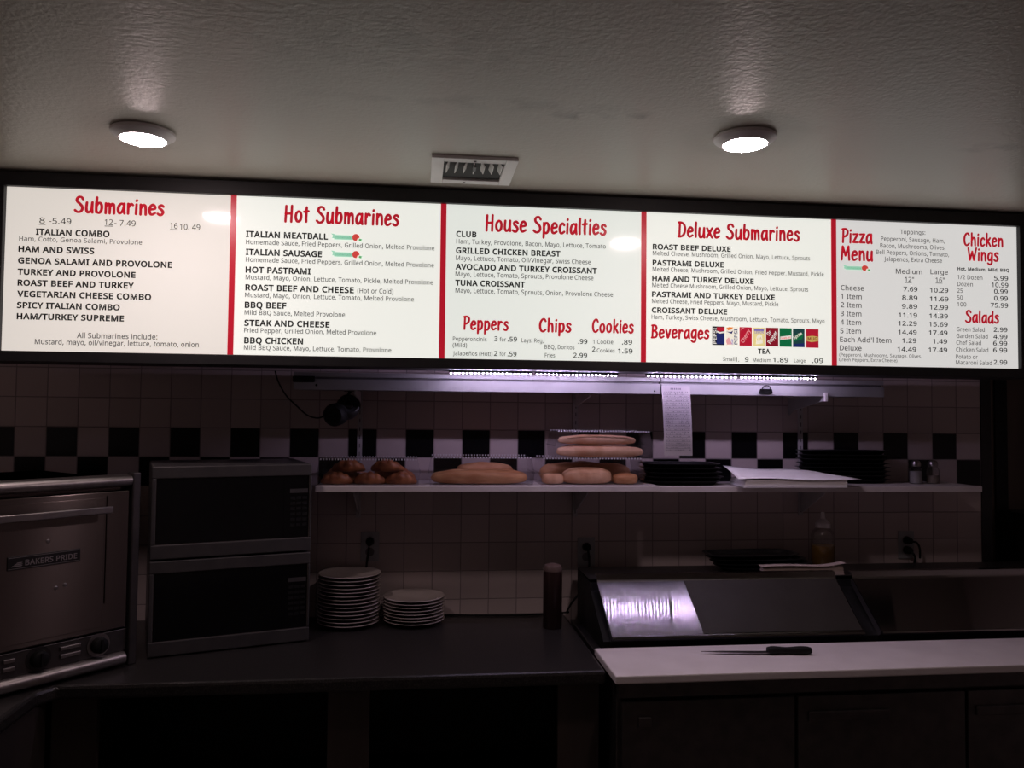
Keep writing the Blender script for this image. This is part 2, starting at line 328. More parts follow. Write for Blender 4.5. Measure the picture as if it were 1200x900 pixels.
# ------------------------------------------------------------------ lettering
GLYPH = {
 ' ': (209, ''),
 '!': (216, '131,161 85,161 65,573 151,573/58,43 61,69 72,85 88,94 107,97 126,94 142,85 153,69 157,43 153,18 142,2 126,-8 107,-11 88,-8 72,2 61,18'),
 '"': (327, '128,573 112,366 68,366 52,573/275,573 259,366 215,366 199,573'),
 "'": (180, '128,573 112,366 68,366 52,573'),
 '(': (241, '32,220 35,285 45,348 60,409 83,468 113,522 150,573 217,573 167,493 132,407 111,315 103,221 107,159 116,98 132,38 154,-20 182,-75 216,-127 150,-127 113,-77 83,-24 60,34 45,94 35,156'),
 ')': (241, '209,220 205,156 196,94 180,34 158,-24 128,-77 91,-127 25,-127 59,-75 87,-20 108,38 124,98 134,159 137,221 134,283 124,346 108,406 87,465 59,521 24,573 91,573 128,522 158,468 180,409 196,348 205,285'),
 ',': (215, '154,84 136,23 111,-42 85,-103 33,-103 49,-38 63,31 73,93 148,93'),
 '-': (258, '32,184 32,246 226,246 226,184'),
 '.': (215, '58,43 61,69 72,85 88,94 107,97 126,94 142,85 153,69 157,43 153,18 142,2 126,-8 107,-11 88,-8 72,2 61,18'),
 '/': (298, '290,573 77,0 8,0 221,573'),
 '0': (459, '419,287 417,221 409,163 395,112 376,70 349,37 316,12 276,-3 229,-8 170,1 122,27 86,70 60,129 44,201 39,287 44,373 58,446 83,504 119,547 167,573 229,581 287,573 335,547 372,504 399,446 414,373/110,287 113,215 121,156 137,111 159,78 190,59 229,52 268,59 298,78 320,110 336,156 345,215 348,287 345,359 336,417 320,463 298,495 268,515 229,521 190,515 159,495 137,463 121,417 113,359'),
 '1': (459, '285,0 216,0 216,400 216,439 217,470 219,499 196,477 169,455 108,405 71,452 226,573 285,573'),
 '2': (459, '417,0 38,0 38,59 188,210 261,287 287,320 306,353 318,387 322,424 315,466 294,496 261,514 221,520 181,517 147,506 115,489 83,466 45,513 94,548 122,561 153,572 186,578 221,581 270,576 313,562 347,540 372,510 388,472 394,428 389,385 375,344 353,305 324,267 247,185 128,67 128,64 417,64'),
 '3': (459, '395,439 392,403 381,372 363,347 340,326 310,311 277,302 277,298 337,283 379,255 405,214 413,163 407,116 390,74 360,40 318,14 263,-3 193,-8 150,-6 110,-1 72,8 36,23 36,89 74,73 114,61 155,54 194,51 260,59 305,81 331,117 339,164 335,197 320,223 297,242 265,255 226,263 179,265 123,265 123,326 180,326 223,329 259,339 286,356 307,377 319,404 323,434 316,471 295,498 262,516 219,521 190,520 164,515 117,498 75,473 39,521 73,544 115,563 163,576 218,581 296,571 352,540 384,495'),
 '4': (459, '443,130 359,130 359,0 291,0 291,130 17,130 17,190 286,576 359,576 359,193 443,193/291,374 291,412 293,444 294,474 295,500 292,500 276,468 257,438 86,193 291,193'),
 '5': (459, '221,351 275,346 322,331 361,307 389,274 407,232 413,183 407,128 387,81 356,43 314,15 261,-2 199,-8 156,-6 116,0 80,10 51,23 51,90 82,74 121,62 161,55 200,52 239,55 274,65 302,82 323,106 336,137 341,176 332,225 306,262 262,284 197,292 146,288 99,280 64,302 86,573 373,573 373,508 146,508 132,342 169,348'),
 '6': (459, '44,245 46,294 51,342 60,389 75,433 95,474 121,510 155,539 196,562 246,576 306,581 344,579 377,573 377,513 344,520 308,523 257,518 216,504 183,483 158,454 139,419 127,380 119,337 115,291 119,291 133,309 150,326 170,339 194,350 223,356 255,358 302,353 342,338 375,313 400,279 416,236 421,184 415,129 399,82 372,44 336,15 291,-2 239,-8 199,-4 163,7 130,26 101,54 77,89 59,133 48,185/238,51 284,59 320,84 343,125 351,184 344,233 324,271 289,295 241,303 205,299 175,287 150,270 131,248 119,223 115,198 117,172 123,146 133,121 146,99 164,79 185,64 210,55'),
 '7': (459, '109,0 344,508 35,508 35,573 419,573 419,518 187,0'),
 '8': (459, '229,581 276,577 318,565 352,546 378,519 395,485 400,443 396,411 385,383 368,359 346,338 320,319 291,303 325,285 355,265 381,242 401,216 414,185 419,148 413,104 395,65 367,34 330,11 284,-3 231,-8 174,-3 126,10 89,33 61,63 45,101 39,146 43,183 56,214 75,241 99,264 128,283 158,299 131,316 107,336 87,358 71,383 61,411 58,444 63,485 80,518 107,545 141,565 182,577/108,145 116,107 138,76 176,55 229,48 281,55 319,76 342,108 350,148 346,174 335,197 317,217 293,235 264,251 229,265 217,270 184,254 157,237 136,219 121,197 111,173/228,524 188,518 155,502 134,476 127,441 130,414 141,391 157,373 179,357 232,330 282,357 302,373 317,392 327,414 330,441 323,476 302,502 270,518'),
 '9': (459, '417,328 415,279 410,231 401,183 387,139 366,99 340,63 306,33 265,11 214,-3 154,-8 117,-6 82,0 82,60 115,53 152,50 204,54 245,68 278,90 303,118 322,153 334,192 342,235 346,281 341,281 327,263 310,247 290,233 266,223 237,216 204,214 158,219 118,235 85,260 61,294 45,336 40,387 46,443 63,491 90,529 127,557 171,575 223,581 262,577 299,565 332,545 361,518 384,483 402,439 413,388/223,521 178,513 142,488 118,447 110,388 117,339 137,301 171,277 220,269 256,273 286,285 311,303 330,325 342,349 346,374 344,400 338,426 328,451 315,474 298,493 277,508 252,518'),
 ':': (215, '58,43 61,69 72,85 88,94 107,97 126,94 142,85 153,69 157,43 153,18 142,2 126,-8 107,-11 88,-8 72,2 61,18/58,387 61,412 72,429 88,438 107,441 126,438 142,429 153,412 157,387 153,362 142,345 126,335 107,332 88,335 72,345 61,362'),
 'A': (512, '437,0 368,177 141,177 73,0 0,0 224,575 289,575 512,0/282,415 274,438 263,473 255,500 247,468 238,438 230,415 165,241 346,241'),
 'B': (521, '241,573 336,565 404,541 445,497 459,431 456,399 446,371 431,347 409,328 382,313 350,304 350,300 384,292 415,279 441,261 461,236 474,203 478,163 472,115 454,74 425,42 385,19 337,5 279,0 78,0 78,573/256,329 318,335 357,352 377,382 384,423 376,463 351,490 308,506 245,511 150,511 150,329/150,269 150,61 265,61 330,68 371,91 394,125 401,168 398,197 388,221 370,241 344,256 307,266 260,269'),
 'C': (507, '323,517 280,513 241,502 206,482 178,456 155,423 139,383 129,337 125,286 131,220 147,164 175,117 213,83 262,62 322,55 359,57 394,62 460,78 460,15 427,5 393,-2 356,-7 312,-8 232,1 166,28 115,72 78,131 56,203 49,287 53,349 67,406 89,456 120,499 159,534 206,559 261,575 324,581 367,578 409,572 448,561 482,547 453,486 394,508 360,515'),
 'D': (585, '536,292 528,203 501,131 457,74 399,33 325,8 237,0 78,0 78,573 254,573 335,565 404,540 460,501 502,446 528,377/460,289 454,359 435,415 404,457 361,487 308,505 244,511 150,511 150,62 228,62 329,76 402,119 446,190'),
 'E': (446, '398,0 78,0 78,573 398,573 398,509 150,509 150,330 383,330 383,268 150,268 150,63 398,63'),
 'F': (416, '150,0 78,0 78,573 398,573 398,509 150,509 150,306 383,306 383,243 150,243'),
 'G': (584, '326,302 524,302 524,22 478,8 431,-1 380,-6 323,-8 241,1 173,28 120,71 81,130 57,202 49,286 58,370 84,442 127,500 186,544 259,571 346,581 392,578 437,572 478,561 516,547 489,484 457,497 421,508 382,515 342,517 278,510 225,489 181,455 150,409 131,353 124,286 130,222 146,166 175,119 216,84 270,62 340,55 404,59 452,68 452,238 326,238'),
 'H': (594, '516,0 443,0 443,267 150,267 150,0 78,0 78,573 150,573 150,330 443,330 443,573 516,573'),
 'I': (272, '239,0 32,0 32,42 99,57 99,515 32,531 32,573 239,573 239,531 172,515 172,57 239,42'),
 'J': (219, '-3,-152 -37,-150 -63,-142 -63,-81 -35,-87 -5,-89 15,-87 33,-81 50,-70 63,-53 71,-29 74,3 74,573 146,573 146,9 141,-42 128,-82 105,-113 75,-135 39,-148'),
 'K': (496, '496,0 411,0 209,273 150,222 150,0 78,0 78,573 150,573 150,290 199,345 249,399 403,573 488,573 261,323'),
 'L': (420, '78,0 78,573 150,573 150,64 400,64 400,0'),
 'M': (727, '330,0 142,502 139,502 142,461 144,407 144,347 144,0 78,0 78,573 184,573 361,103 364,103 544,573 650,573 650,0 578,0 578,352 579,408 581,460 584,501 581,501 390,0'),
 'N': (609, '532,0 447,0 141,476 138,476 141,432 143,378 144,320 144,0 78,0 78,573 161,573 467,99 470,99 468,137 466,193 464,249 464,573 532,573'),
 'O': (626, '577,287 573,224 561,166 540,116 510,73 473,38 428,13 375,-3 314,-8 251,-3 196,13 151,39 114,73 85,116 65,167 53,224 49,288 56,370 78,442 114,500 166,545 232,572 314,581 393,572 459,545 510,501 547,442 570,370/125,287 130,220 145,163 171,117 207,83 255,62 314,55 373,62 420,83 456,117 481,163 496,220 501,287 490,384 456,457 398,503 314,518 255,511 207,490 171,457 145,411 130,354'),
 'P': (485, '229,573 326,562 393,528 431,475 444,404 441,370 433,336 417,306 395,278 364,255 324,238 275,227 216,223 150,223 150,0 78,0 78,573/223,511 150,511 150,285 208,285 258,288 298,296 330,311 352,334 365,363 370,401 361,449 334,484 289,504'),
 'Q': (626, '577,287 573,221 559,160 535,108 503,64 461,30 411,6 548,-136 444,-136 334,-7 324,-8 314,-8 251,-3 196,13 151,39 114,73 85,116 65,167 53,224 49,288 56,370 78,442 114,500 166,545 232,572 314,581 393,572 459,545 510,501 547,442 570,370/125,287 130,220 145,163 171,117 207,83 255,62 314,55 373,62 420,83 456,117 481,163 496,220 501,287 490,384 456,457 398,503 314,518 255,511 207,490 171,457 145,411 130,354'),
 'R': (499, '236,573 301,568 353,555 393,532 422,500 439,460 444,410 440,368 427,334 408,306 385,285 358,269 330,257 487,0 403,0 264,237 150,237 150,0 78,0 78,573/232,510 150,510 150,298 236,298 296,304 338,325 362,359 370,407 366,440 355,467 336,486 310,500 275,507'),
 'S': (440, '403,153 396,106 378,66 348,35 307,11 257,-3 198,-8 137,-5 83,4 41,19 41,88 73,76 113,65 156,57 201,55 240,57 273,66 298,79 316,98 327,120 330,147 327,173 318,194 302,213 277,230 242,247 196,265 131,294 106,311 85,330 69,351 57,375 50,403 48,435 54,477 71,513 99,542 136,563 180,576 231,581 276,578 318,572 355,562 389,549 366,487 302,508 266,515 229,517 196,515 169,507 148,494 133,478 124,457 121,434 124,407 133,386 149,367 172,351 204,335 246,318 293,299 332,279 362,255 385,228 398,194'),
 'T': (446, '259,0 187,0 187,509 8,509 8,573 437,573 437,509 259,509'),
 'U': (586, '513,202 507,146 489,95 459,52 416,20 360,-1 290,-8 196,7 128,50 86,118 72,204 72,573 144,573 144,201 154,139 182,93 228,64 294,55 342,59 379,73 407,96 427,126 438,161 442,202 442,573 513,573'),
 'V': (481, '481,573 277,0 204,0 0,573 75,573 204,205 220,160 231,119 241,80 250,119 262,161 277,207 405,573'),
 'W': (746, '735,573 583,0 510,0 399,375 389,410 380,443 373,471 370,488 367,471 361,443 352,409 342,373 234,0 161,0 10,573 85,573 174,223 183,186 190,151 196,118 201,87 206,119 213,154 222,191 232,227 333,573 407,573 512,225 523,187 532,151 538,117 544,87 550,129 560,175 572,224 660,573'),
 'X': (470, '467,0 385,0 233,249 79,0 3,0 193,298 15,573 95,573 236,348 377,573 453,573 276,300'),
 'Y': (454, '227,291 376,573 454,573 263,222 263,0 191,0 191,219 0,573 79,573'),
 'a': (450, '231,437 299,428 347,403 376,358 385,293 385,0 334,0 320,61 317,61 298,40 279,22 258,9 234,-1 206,-6 172,-8 136,-5 103,6 75,23 55,48 41,80 37,119 50,176 87,219 152,245 243,257 316,259 316,285 310,330 293,359 265,375 227,380 194,378 163,370 106,347 84,400 115,414 151,426 190,434/252,208 184,200 141,182 118,155 110,119 115,87 132,66 157,53 188,49 238,56 279,79 306,117 315,172 315,210'),
 'b': (493, '139,461 138,410 135,373 139,373 161,398 189,419 226,432 272,437 344,423 401,381 437,312 449,215 444,147 427,91 400,48 365,17 322,-2 272,-8 226,-3 189,10 161,31 139,55 133,55 119,0 68,0 68,609 139,609/260,379 219,374 188,361 165,339 150,308 142,268 139,217 139,214 145,144 165,93 202,61 261,51 312,61 348,93 369,145 376,216 369,287 348,338 311,368'),
 'c': (385, '241,-8 187,-2 139,15 99,45 69,87 50,143 44,213 51,284 71,342 102,385 142,415 191,432 245,438 278,436 309,431 336,424 358,415 337,356 292,370 244,376 204,371 172,358 148,335 131,303 120,263 117,213 120,166 131,126 148,94 172,71 202,58 240,53 273,55 302,60 351,78 351,15 328,5 304,-2 275,-7'),
 'd': (493, '221,-8 148,6 92,48 56,117 44,214 56,311 93,381 149,424 221,438 253,436 280,429 303,420 323,407 340,391 354,374 359,374 356,405 354,438 354,609 425,609 425,0 368,0 358,58 354,58 340,40 323,24 303,11 279,1 252,-6/232,51 290,60 328,88 348,135 355,200 355,213 349,284 329,336 291,369 231,379 181,368 146,334 124,281 117,213 124,144 146,93 181,61'),
 'e': (452, '234,438 286,432 329,414 364,385 390,346 406,299 411,244 411,201 117,201 127,137 154,90 197,62 254,52 293,54 327,60 392,82 392,20 359,8 327,-1 292,-6 251,-8 194,-2 143,17 101,48 70,91 51,146 44,212 50,277 68,333 96,378 134,411 181,431/233,380 188,372 154,348 130,309 119,257 338,257 335,292 326,322 312,346 292,364 266,376'),
 'f': (276, '266,375 158,375 158,0 87,0 87,375 12,375 12,408 87,432 87,457 92,507 104,547 124,577 152,597 186,609 227,613 274,609 310,599 292,544 262,552 228,556 197,550 175,532 162,502 158,458 158,430 266,430'),
 'g': (493, '221,438 261,434 297,422 329,402 355,373 359,373 369,430 425,430 425,-7 420,-63 404,-109 378,-146 341,-172 293,-187 233,-192 188,-191 147,-186 110,-177 78,-165 78,-100 111,-114 149,-125 191,-132 237,-134 286,-126 324,-101 347,-63 355,-13 355,4 356,32 358,57 354,57 329,28 299,8 263,-4 221,-8 147,7 91,51 56,121 44,214 56,306 91,377 147,423/230,379 197,374 169,359 147,336 130,303 120,262 117,213 124,143 146,92 182,60 232,50 262,52 288,58 309,69 326,85 340,105 349,131 354,161 356,197 356,214 353,267 343,309 326,340 302,362 270,374'),
 'h': (496, '139,431 138,399 135,370 140,370 155,391 174,407 196,420 221,429 247,435 273,437 321,433 360,421 391,400 413,370 426,330 431,280 431,0 361,0 361,275 355,321 338,353 308,372 265,379 222,374 189,360 166,338 150,308 142,269 139,222 139,0 68,0 68,609 139,609'),
 'i': (207, '139,430 139,0 68,0 68,430/104,591 119,588 133,580 142,566 145,546 142,526 133,512 119,504 104,501 88,504 75,512 66,526 63,546 66,566 75,580 88,588'),
 'k': (428, '138,291 137,257 135,221 138,221 152,240 172,264 189,285 326,430 409,430 235,246 421,0 336,0 187,200 138,158 138,0 68,0 68,609 138,609'),
 'l': (207, '139,0 68,0 68,609 139,609'),
 'm': (750, '540,438 603,429 649,401 676,352 685,280 685,0 615,0 615,277 610,321 594,353 567,372 528,379 474,369 438,342 418,298 411,237 411,0 342,0 342,277 339,308 332,333 320,353 303,367 281,376 253,379 215,374 185,360 164,338 150,308 141,269 139,223 139,0 68,0 68,430 125,430 136,371 140,371 155,392 173,409 194,422 217,431 241,436 266,438 312,433 349,420 378,398 398,366 402,366 427,398 461,420 499,433'),
 'n': (496, '275,438 343,429 391,401 421,352 431,280 431,0 361,0 361,275 355,321 338,353 308,372 265,379 204,368 166,338 146,289 139,223 139,0 68,0 68,430 125,430 136,371 140,371 156,392 175,409 198,422 222,431 248,436'),
 'o': (485, '442,216 438,165 428,121 411,82 388,51 359,25 324,7 285,-4 241,-8 200,-4 163,7 129,25 100,51 77,82 59,121 48,165 44,216 50,282 68,336 97,380 137,412 186,431 244,438 299,431 347,412 387,380 417,336 436,282/117,216 120,169 130,128 147,95 172,71 203,56 243,51 282,56 314,71 339,95 356,128 366,169 369,216 365,263 355,303 338,335 314,359 282,374 242,379 185,368 147,335 124,284'),
 'p': (493, '273,438 344,424 401,383 437,313 449,216 444,148 427,93 401,49 365,17 322,-2 272,-8 241,-6 213,1 190,11 170,24 139,55 134,55 137,20 139,-16 139,-192 68,-192 68,430 126,430 136,371 139,371 153,389 170,405 189,419 213,429 240,436/260,379 221,374 190,362 167,342 152,313 142,275 139,229 139,216 142,167 150,126 165,93 188,70 220,55 261,51 297,56 326,72 348,98 364,131 373,171 376,217 369,283 348,334 311,367'),
 'r': (331, '269,438 295,437 319,433 310,368 287,372 264,374 240,371 217,363 195,351 176,334 161,313 149,289 141,261 139,229 139,0 68,0 68,430 126,430 134,351 137,351 152,374 170,395 191,413 214,426 240,435'),
 's': (384, '348,119 343,80 327,49 302,24 268,6 226,-4 176,-8 135,-6 99,-1 68,8 42,19 42,83 104,60 141,52 178,49 224,53 256,66 274,86 280,112 278,128 271,141 259,154 239,167 174,196 103,228 76,245 57,266 45,292 41,324 52,372 85,408 137,430 202,438 240,436 275,430 308,421 339,409 315,353 258,372 228,378 197,380 159,377 131,366 114,350 108,328 111,312 119,298 133,286 154,274 219,246 289,215 314,197 333,176 344,150'),
 't': (289, '212,50 245,53 272,59 272,5 240,-4 200,-8 167,-5 138,4 112,20 91,44 78,79 74,125 74,375 13,375 13,409 75,437 103,528 144,528 144,430 269,430 269,375 144,375 144,127 149,93 163,69 185,54'),
 'u': (496, '427,430 427,0 370,0 359,57 356,57 340,36 321,20 298,8 273,-1 247,-6 220,-8 173,-4 134,8 103,29 81,59 68,99 63,148 63,430 135,430 135,153 141,108 158,76 188,57 230,51 273,55 306,69 330,91 345,121 354,160 357,206 357,430'),
 'v': (407, '163,0 0,430 75,430 167,176 180,137 193,96 201,63 204,63 214,96 227,138 241,176 332,430 407,430 244,0'),
 'w': (630, '346,243 336,276 328,308 321,335 316,357 313,357 308,335 302,307 294,275 284,242 207,1 127,1 9,431 82,431 141,201 153,154 163,109 169,73 172,73 178,97 185,128 193,160 201,188 277,431 354,431 428,188 440,149 451,109 457,74 460,74 466,108 477,153 489,201 549,431 621,431 502,1 419,1'),
 'x': (424, '170,220 22,430 102,430 213,268 322,430 402,430 253,220 410,0 330,0 213,172 94,0 14,0'),
 'y': (409, '1,430 76,430 169,185 184,144 196,105 205,68 209,68 224,121 245,186 333,430 409,430 224,-59 207,-97 188,-130 165,-156 138,-176 106,-188 67,-192 34,-190 9,-186 9,-130 30,-133 56,-135 79,-132 99,-126 116,-114 130,-99 142,-80 152,-59 174,-2'),
 'z': (377, '346,0 31,0 31,47 262,375 45,375 45,430 340,430 340,377 112,55 346,55'),
 'ñ': (496, '275,438 343,429 391,401 421,352 431,280 431,0 361,0 361,275 355,321 338,353 308,372 265,379 204,368 166,338 146,289 139,223 139,0 68,0 68,430 125,430 136,371 140,371 156,392 175,409 198,422 222,431 248,436/101,486 110,529 118,546 128,561 141,573 155,581 171,587 189,589 207,587 223,582 255,566 284,550 298,545 311,543 327,546 340,555 349,569 355,589 395,589 386,548 368,515 342,494 308,487 291,488 275,494 243,510 214,526 200,531 186,532 169,530 157,521 149,506 142,486'),
}

_gc = {}
def glyph(ch, bold):
    """advance, points and triangles of one letter, thickened by bold"""
    if (ch, bold) in _gc: return _gc[ch, bold]
    adv, src = GLYPH[ch]; cs = [[Vector([int(a)/1000 for a in q.split(',')] + [0]) for q in c.split()] for c in src.split('/') if c]
    area = lambda c: sum(a.x*b.y-b.x*a.y for a, b in zip(c, c[1:]+c[:1]))
    if cs:
        sg = 1 if area(max(cs, key=lambda c: abs(area(c)))) > 0 else -1
        new = []
        for c in cs:
            n = len(c); q = []
            for k in range(n):
                e0 = (c[k]-c[k-1]).normalized(); e1 = (c[(k+1) % n]-c[k]).normalized(); t = e0+e1
                t = t.normalized() if t.length > .2 else e1
                m = 1/max(.6, t.dot(e1)); q.append(c[k] + Vector((t.y, -t.x, 0))*sg*bold*m)
            new.append(q)
        cs = new
    P_, tri = [], []
    if cs:
        flat = [p.to_2d()*100 for c in cs for p in c]; E_ = []; k = 0
        for c in cs: E_ += [(k+i, k+(i+1) % len(c)) for i in range(len(c))]; k += len(c)
        V_, _, F_ = delaunay_2d_cdt(flat, E_, [], 0, 1e-4)[:3]
        def inside(x, y):
            r = False
            for c in cs:
                for a, b in zip(c, c[1:]+c[:1]):
                    ay, by = a.y*100, b.y*100
                    if (ay > y) != (by > y) and x < a.x*100+(y-ay)/(by-ay)*(b.x-a.x)*100: r = not r
            return r
        P_ = [Vector((v.x/100, v.y/100, 0)) for v in V_]
        for f in F_:
            m = sum((V_[i] for i in f), Vector((0, 0)))/len(f)
            if inside(m.x, m.y): tri.append(f)
    _gc[ch, bold] = (adv/1000, P_, tri)
    return _gc[ch, bold]
def put_text(mb, body, x0, x1, z, h, place, bold=0.0):
    """fit text between x0 and x1 with cap height h; place(u, v) -> 3-D point"""
    L_ = []; x = 0.0
    for ch in body:
        adv, P_, tri = glyph(ch, bold); L_.append((x, P_, tri)); x += adv + 1.2*bold
    a = min(x+p.x for x, P_, t_ in L_ for p in P_); b = max(x+p.x for x, P_, t_ in L_ for p in P_)
    sx = (x1-x0)/(b-a); sy = h/(.5726+bold)
    for x, P_, tri in L_:
        vs = [mb.bm.verts.new(place(x0+(x+p.x-a)*sx, z+p.y*sy)) for p in P_]
        for t_ in tri:
            f = mb.bm.faces.new([vs[k] for k in t_]); f.material_index = mb.mi
# hand-brushed heading alphabet: advance width and strokes, cap height 1
_bowl = [(.09,.42),(.17,.62),(.29,.64),(.37,.46),(.36,.2),(.27,.03),(.15,.04),(.08,.16)]
GL = {
 'S': (.52, [[(.44,.84),(.36,.97),(.22,.98),(.12,.86),(.14,.70),(.27,.56),(.40,.40),(.42,.20),(.32,.05),(.16,.03),(.04,.14)]]),
 'u': (.47, [[(.09,.66),(.07,.28),(.12,.06),(.21,.04),(.33,.16),(.37,.40)], [(.38,.68),(.37,.3),(.40,.02)]]),
 'b': (.46, [[(.10,1.0),(.08,.5),(.09,.04)], _bowl]),
 'm': (.64, [[(.08,.66),(.09,.02)], [(.09,.42),(.18,.62),(.27,.60),(.30,.4),(.30,.02)], [(.31,.42),(.40,.62),(.49,.6),(.52,.4),(.54,.02)]]),
 'a': (.47, [[(.37,.56),(.26,.65),(.13,.56),(.06,.32),(.10,.08),(.19,.04),(.31,.2),(.37,.5)], [(.38,.66),(.37,.3),(.41,.02)]]),
 'r': (.38, [[(.08,.66),(.09,.02)], [(.09,.38),(.16,.57),(.25,.65),(.33,.58)]]),
 'i': (.20, [[(.10,.64),(.09,.02)], [(.095,.86),(.11,.91)]]),
 'n': (.46, [[(.08,.66),(.09,.02)], [(.09,.40),(.19,.62),(.30,.62),(.35,.45),(.37,.02)]]),
 'e': (.43, [[(.09,.35),(.34,.41),(.34,.56),(.24,.66),(.13,.58),(.06,.34),(.10,.10),(.2,.03),(.36,.13)]]),
 's': (.40, [[(.33,.57),(.24,.66),(.12,.6),(.12,.47),(.26,.34),(.32,.2),(.25,.05),(.14,.03),(.04,.11)]]),
 'H': (.56, [[(.12,.98),(.10,.02)], [(.44,1.0),(.43,.02)], [(.10,.5),(.44,.53)]]),
 'o': (.47, [[(.23,.65),(.11,.54),(.07,.30),(.14,.07),(.24,.03),(.35,.14),(.38,.40),(.32,.6),(.21,.65)]]),
 't': (.34, [[(.17,.92),(.15,.3),(.17,.03)], [(.03,.64),(.28,.68)]]),
 'p': (.46, [[(.08,.66),(.09,.2),(.08,-.28)], _bowl]),
 'c': (.40, [[(.34,.54),(.26,.65),(.14,.57),(.07,.32),(.12,.07),(.22,.03),(.35,.13)]]),
 'l': (.20, [[(.10,1.0),(.08,.5),(.10,.02)]]),
 'D': (.54, [[(.12,.97),(.10,.03)], [(.04,.98),(.22,.97),(.39,.84),(.46,.52),(.38,.18),(.22,.04),(.04,.02)]]),
 'x': (.44, [[(.05,.65),(.20,.36),(.39,.02)], [(.38,.66),(.22,.34),(.05,.02)]]),
 'B': (.52, [[(.12,.97),(.10,.03)], [(.06,.97),(.28,.97),(.38,.82),(.33,.62),(.12,.53)], [(.12,.53),(.36,.47),(.43,.26),(.33,.06),(.05,.02)]]),
 'v': (.42, [[(.06,.66),(.14,.3),(.20,.04),(.28,.3),(.36,.67)]]),
 'g': (.46, [[(.36,.56),(.25,.65),(.13,.56),(.07,.34),(.11,.10),(.20,.06),(.31,.2),(.37,.5)], [(.38,.66),(.37,.1),(.33,-.2),(.20,-.28),(.06,-.18)]]),
 'C': (.52, [[(.45,.80),(.36,.96),(.22,.92),(.10,.68),(.09,.32),(.18,.07),(.32,.03),(.46,.18)]]),
 'h': (.46, [[(.10,1.0),(.09,.02)], [(.09,.40),(.19,.62),(.30,.62),(.35,.45),(.37,.02)]]),
 'k': (.44, [[(.10,1.0),(.09,.02)], [(.35,.66),(.22,.46),(.10,.32)], [(.17,.39),(.27,.22),(.38,.02)]]),
 'P': (.48, [[(.12,.97),(.10,.03)], [(.05,.96),(.27,.98),(.41,.84),(.39,.60),(.26,.46),(.11,.43)]]),
 'z': (.42, [[(.06,.62),(.36,.64)], [(.36,.64),(.20,.34),(.05,.05)], [(.05,.05),(.38,.05)]]),
 'M': (.68, [[(.14,.97),(.08,.03)], [(.15,.96),(.33,.32)], [(.33,.32),(.52,.98)], [(.52,.98),(.58,.03)]]),
 'W': (.72, [[(.05,.97),(.18,.04)], [(.18,.04),(.35,.72)], [(.35,.72),(.48,.04)], [(.48,.04),(.66,.99)]]),
 'd': (.47, [[(.37,.56),(.26,.65),(.13,.56),(.06,.32),(.10,.08),(.19,.04),(.31,.2),(.37,.5)], [(.39,1.0),(.37,.4),(.41,.02)]]),
 ' ': (.30, []),
}
def stroke(mb, pts, wd, place):
    P_ = smooth([Vector((x, y, 0)) for x, y in pts], 5)
    n = len(P_); L_, R_ = [], []
    for i, p in enumerate(P_):
        t = (P_[min(i+1, n-1)] - P_[max(i-1, 0)]).normalized(); q = Vector((-t.y, t.x, 0))
        k = wd*(.5 + .06*math.sin(i/max(n-1, 1)*PI))
        L_.append(p + q*k); R_.append(p - q*k)
    def V(p): return mb.bm.verts.new(place(p.x, p.y))
    l = [V(p) for p in L_]; r = [V(p) for p in R_]
    for i in range(n-1): mb._mark([mb.bm.faces.new((l[i], l[i+1], r[i+1], r[i]))])
    for (c, t, e0, e1) in ((P_[0], (P_[0]-P_[1]).normalized(), l[0], r[0]), (P_[-1], (P_[-1]-P_[-2]).normalized(), r[-1], l[-1])):
        q = Vector((-t.y, t.x, 0)); arc = []
        for j in range(1, 6):
            a = PI*j/6; arc.append(V(c + wd*.5*(math.cos(a)*-q*(1 if e0 is l[0] else 1) + math.sin(a)*t)))
        try: mb._mark([mb.bm.faces.new([e0] + arc + [e1])])
        except ValueError: pass
def put_heading(mb, body, x0, x1, z, h, place):
    W_ = sum(GL[c][0]+.045 for c in body) - .10; s = (x1-x0)/W_; x = -.02
    r = random.Random(len(body))
    for c in body:
        adv, st = GL[c]; dz = r.uniform(-.02, .02)
        for q in st: stroke(mb, q, .150, lambda u, v, x=x, dz=dz: place(x0+(x+u)*s + (v-.4)*.02*h, z+(v+dz)*h))
        x += adv + .045

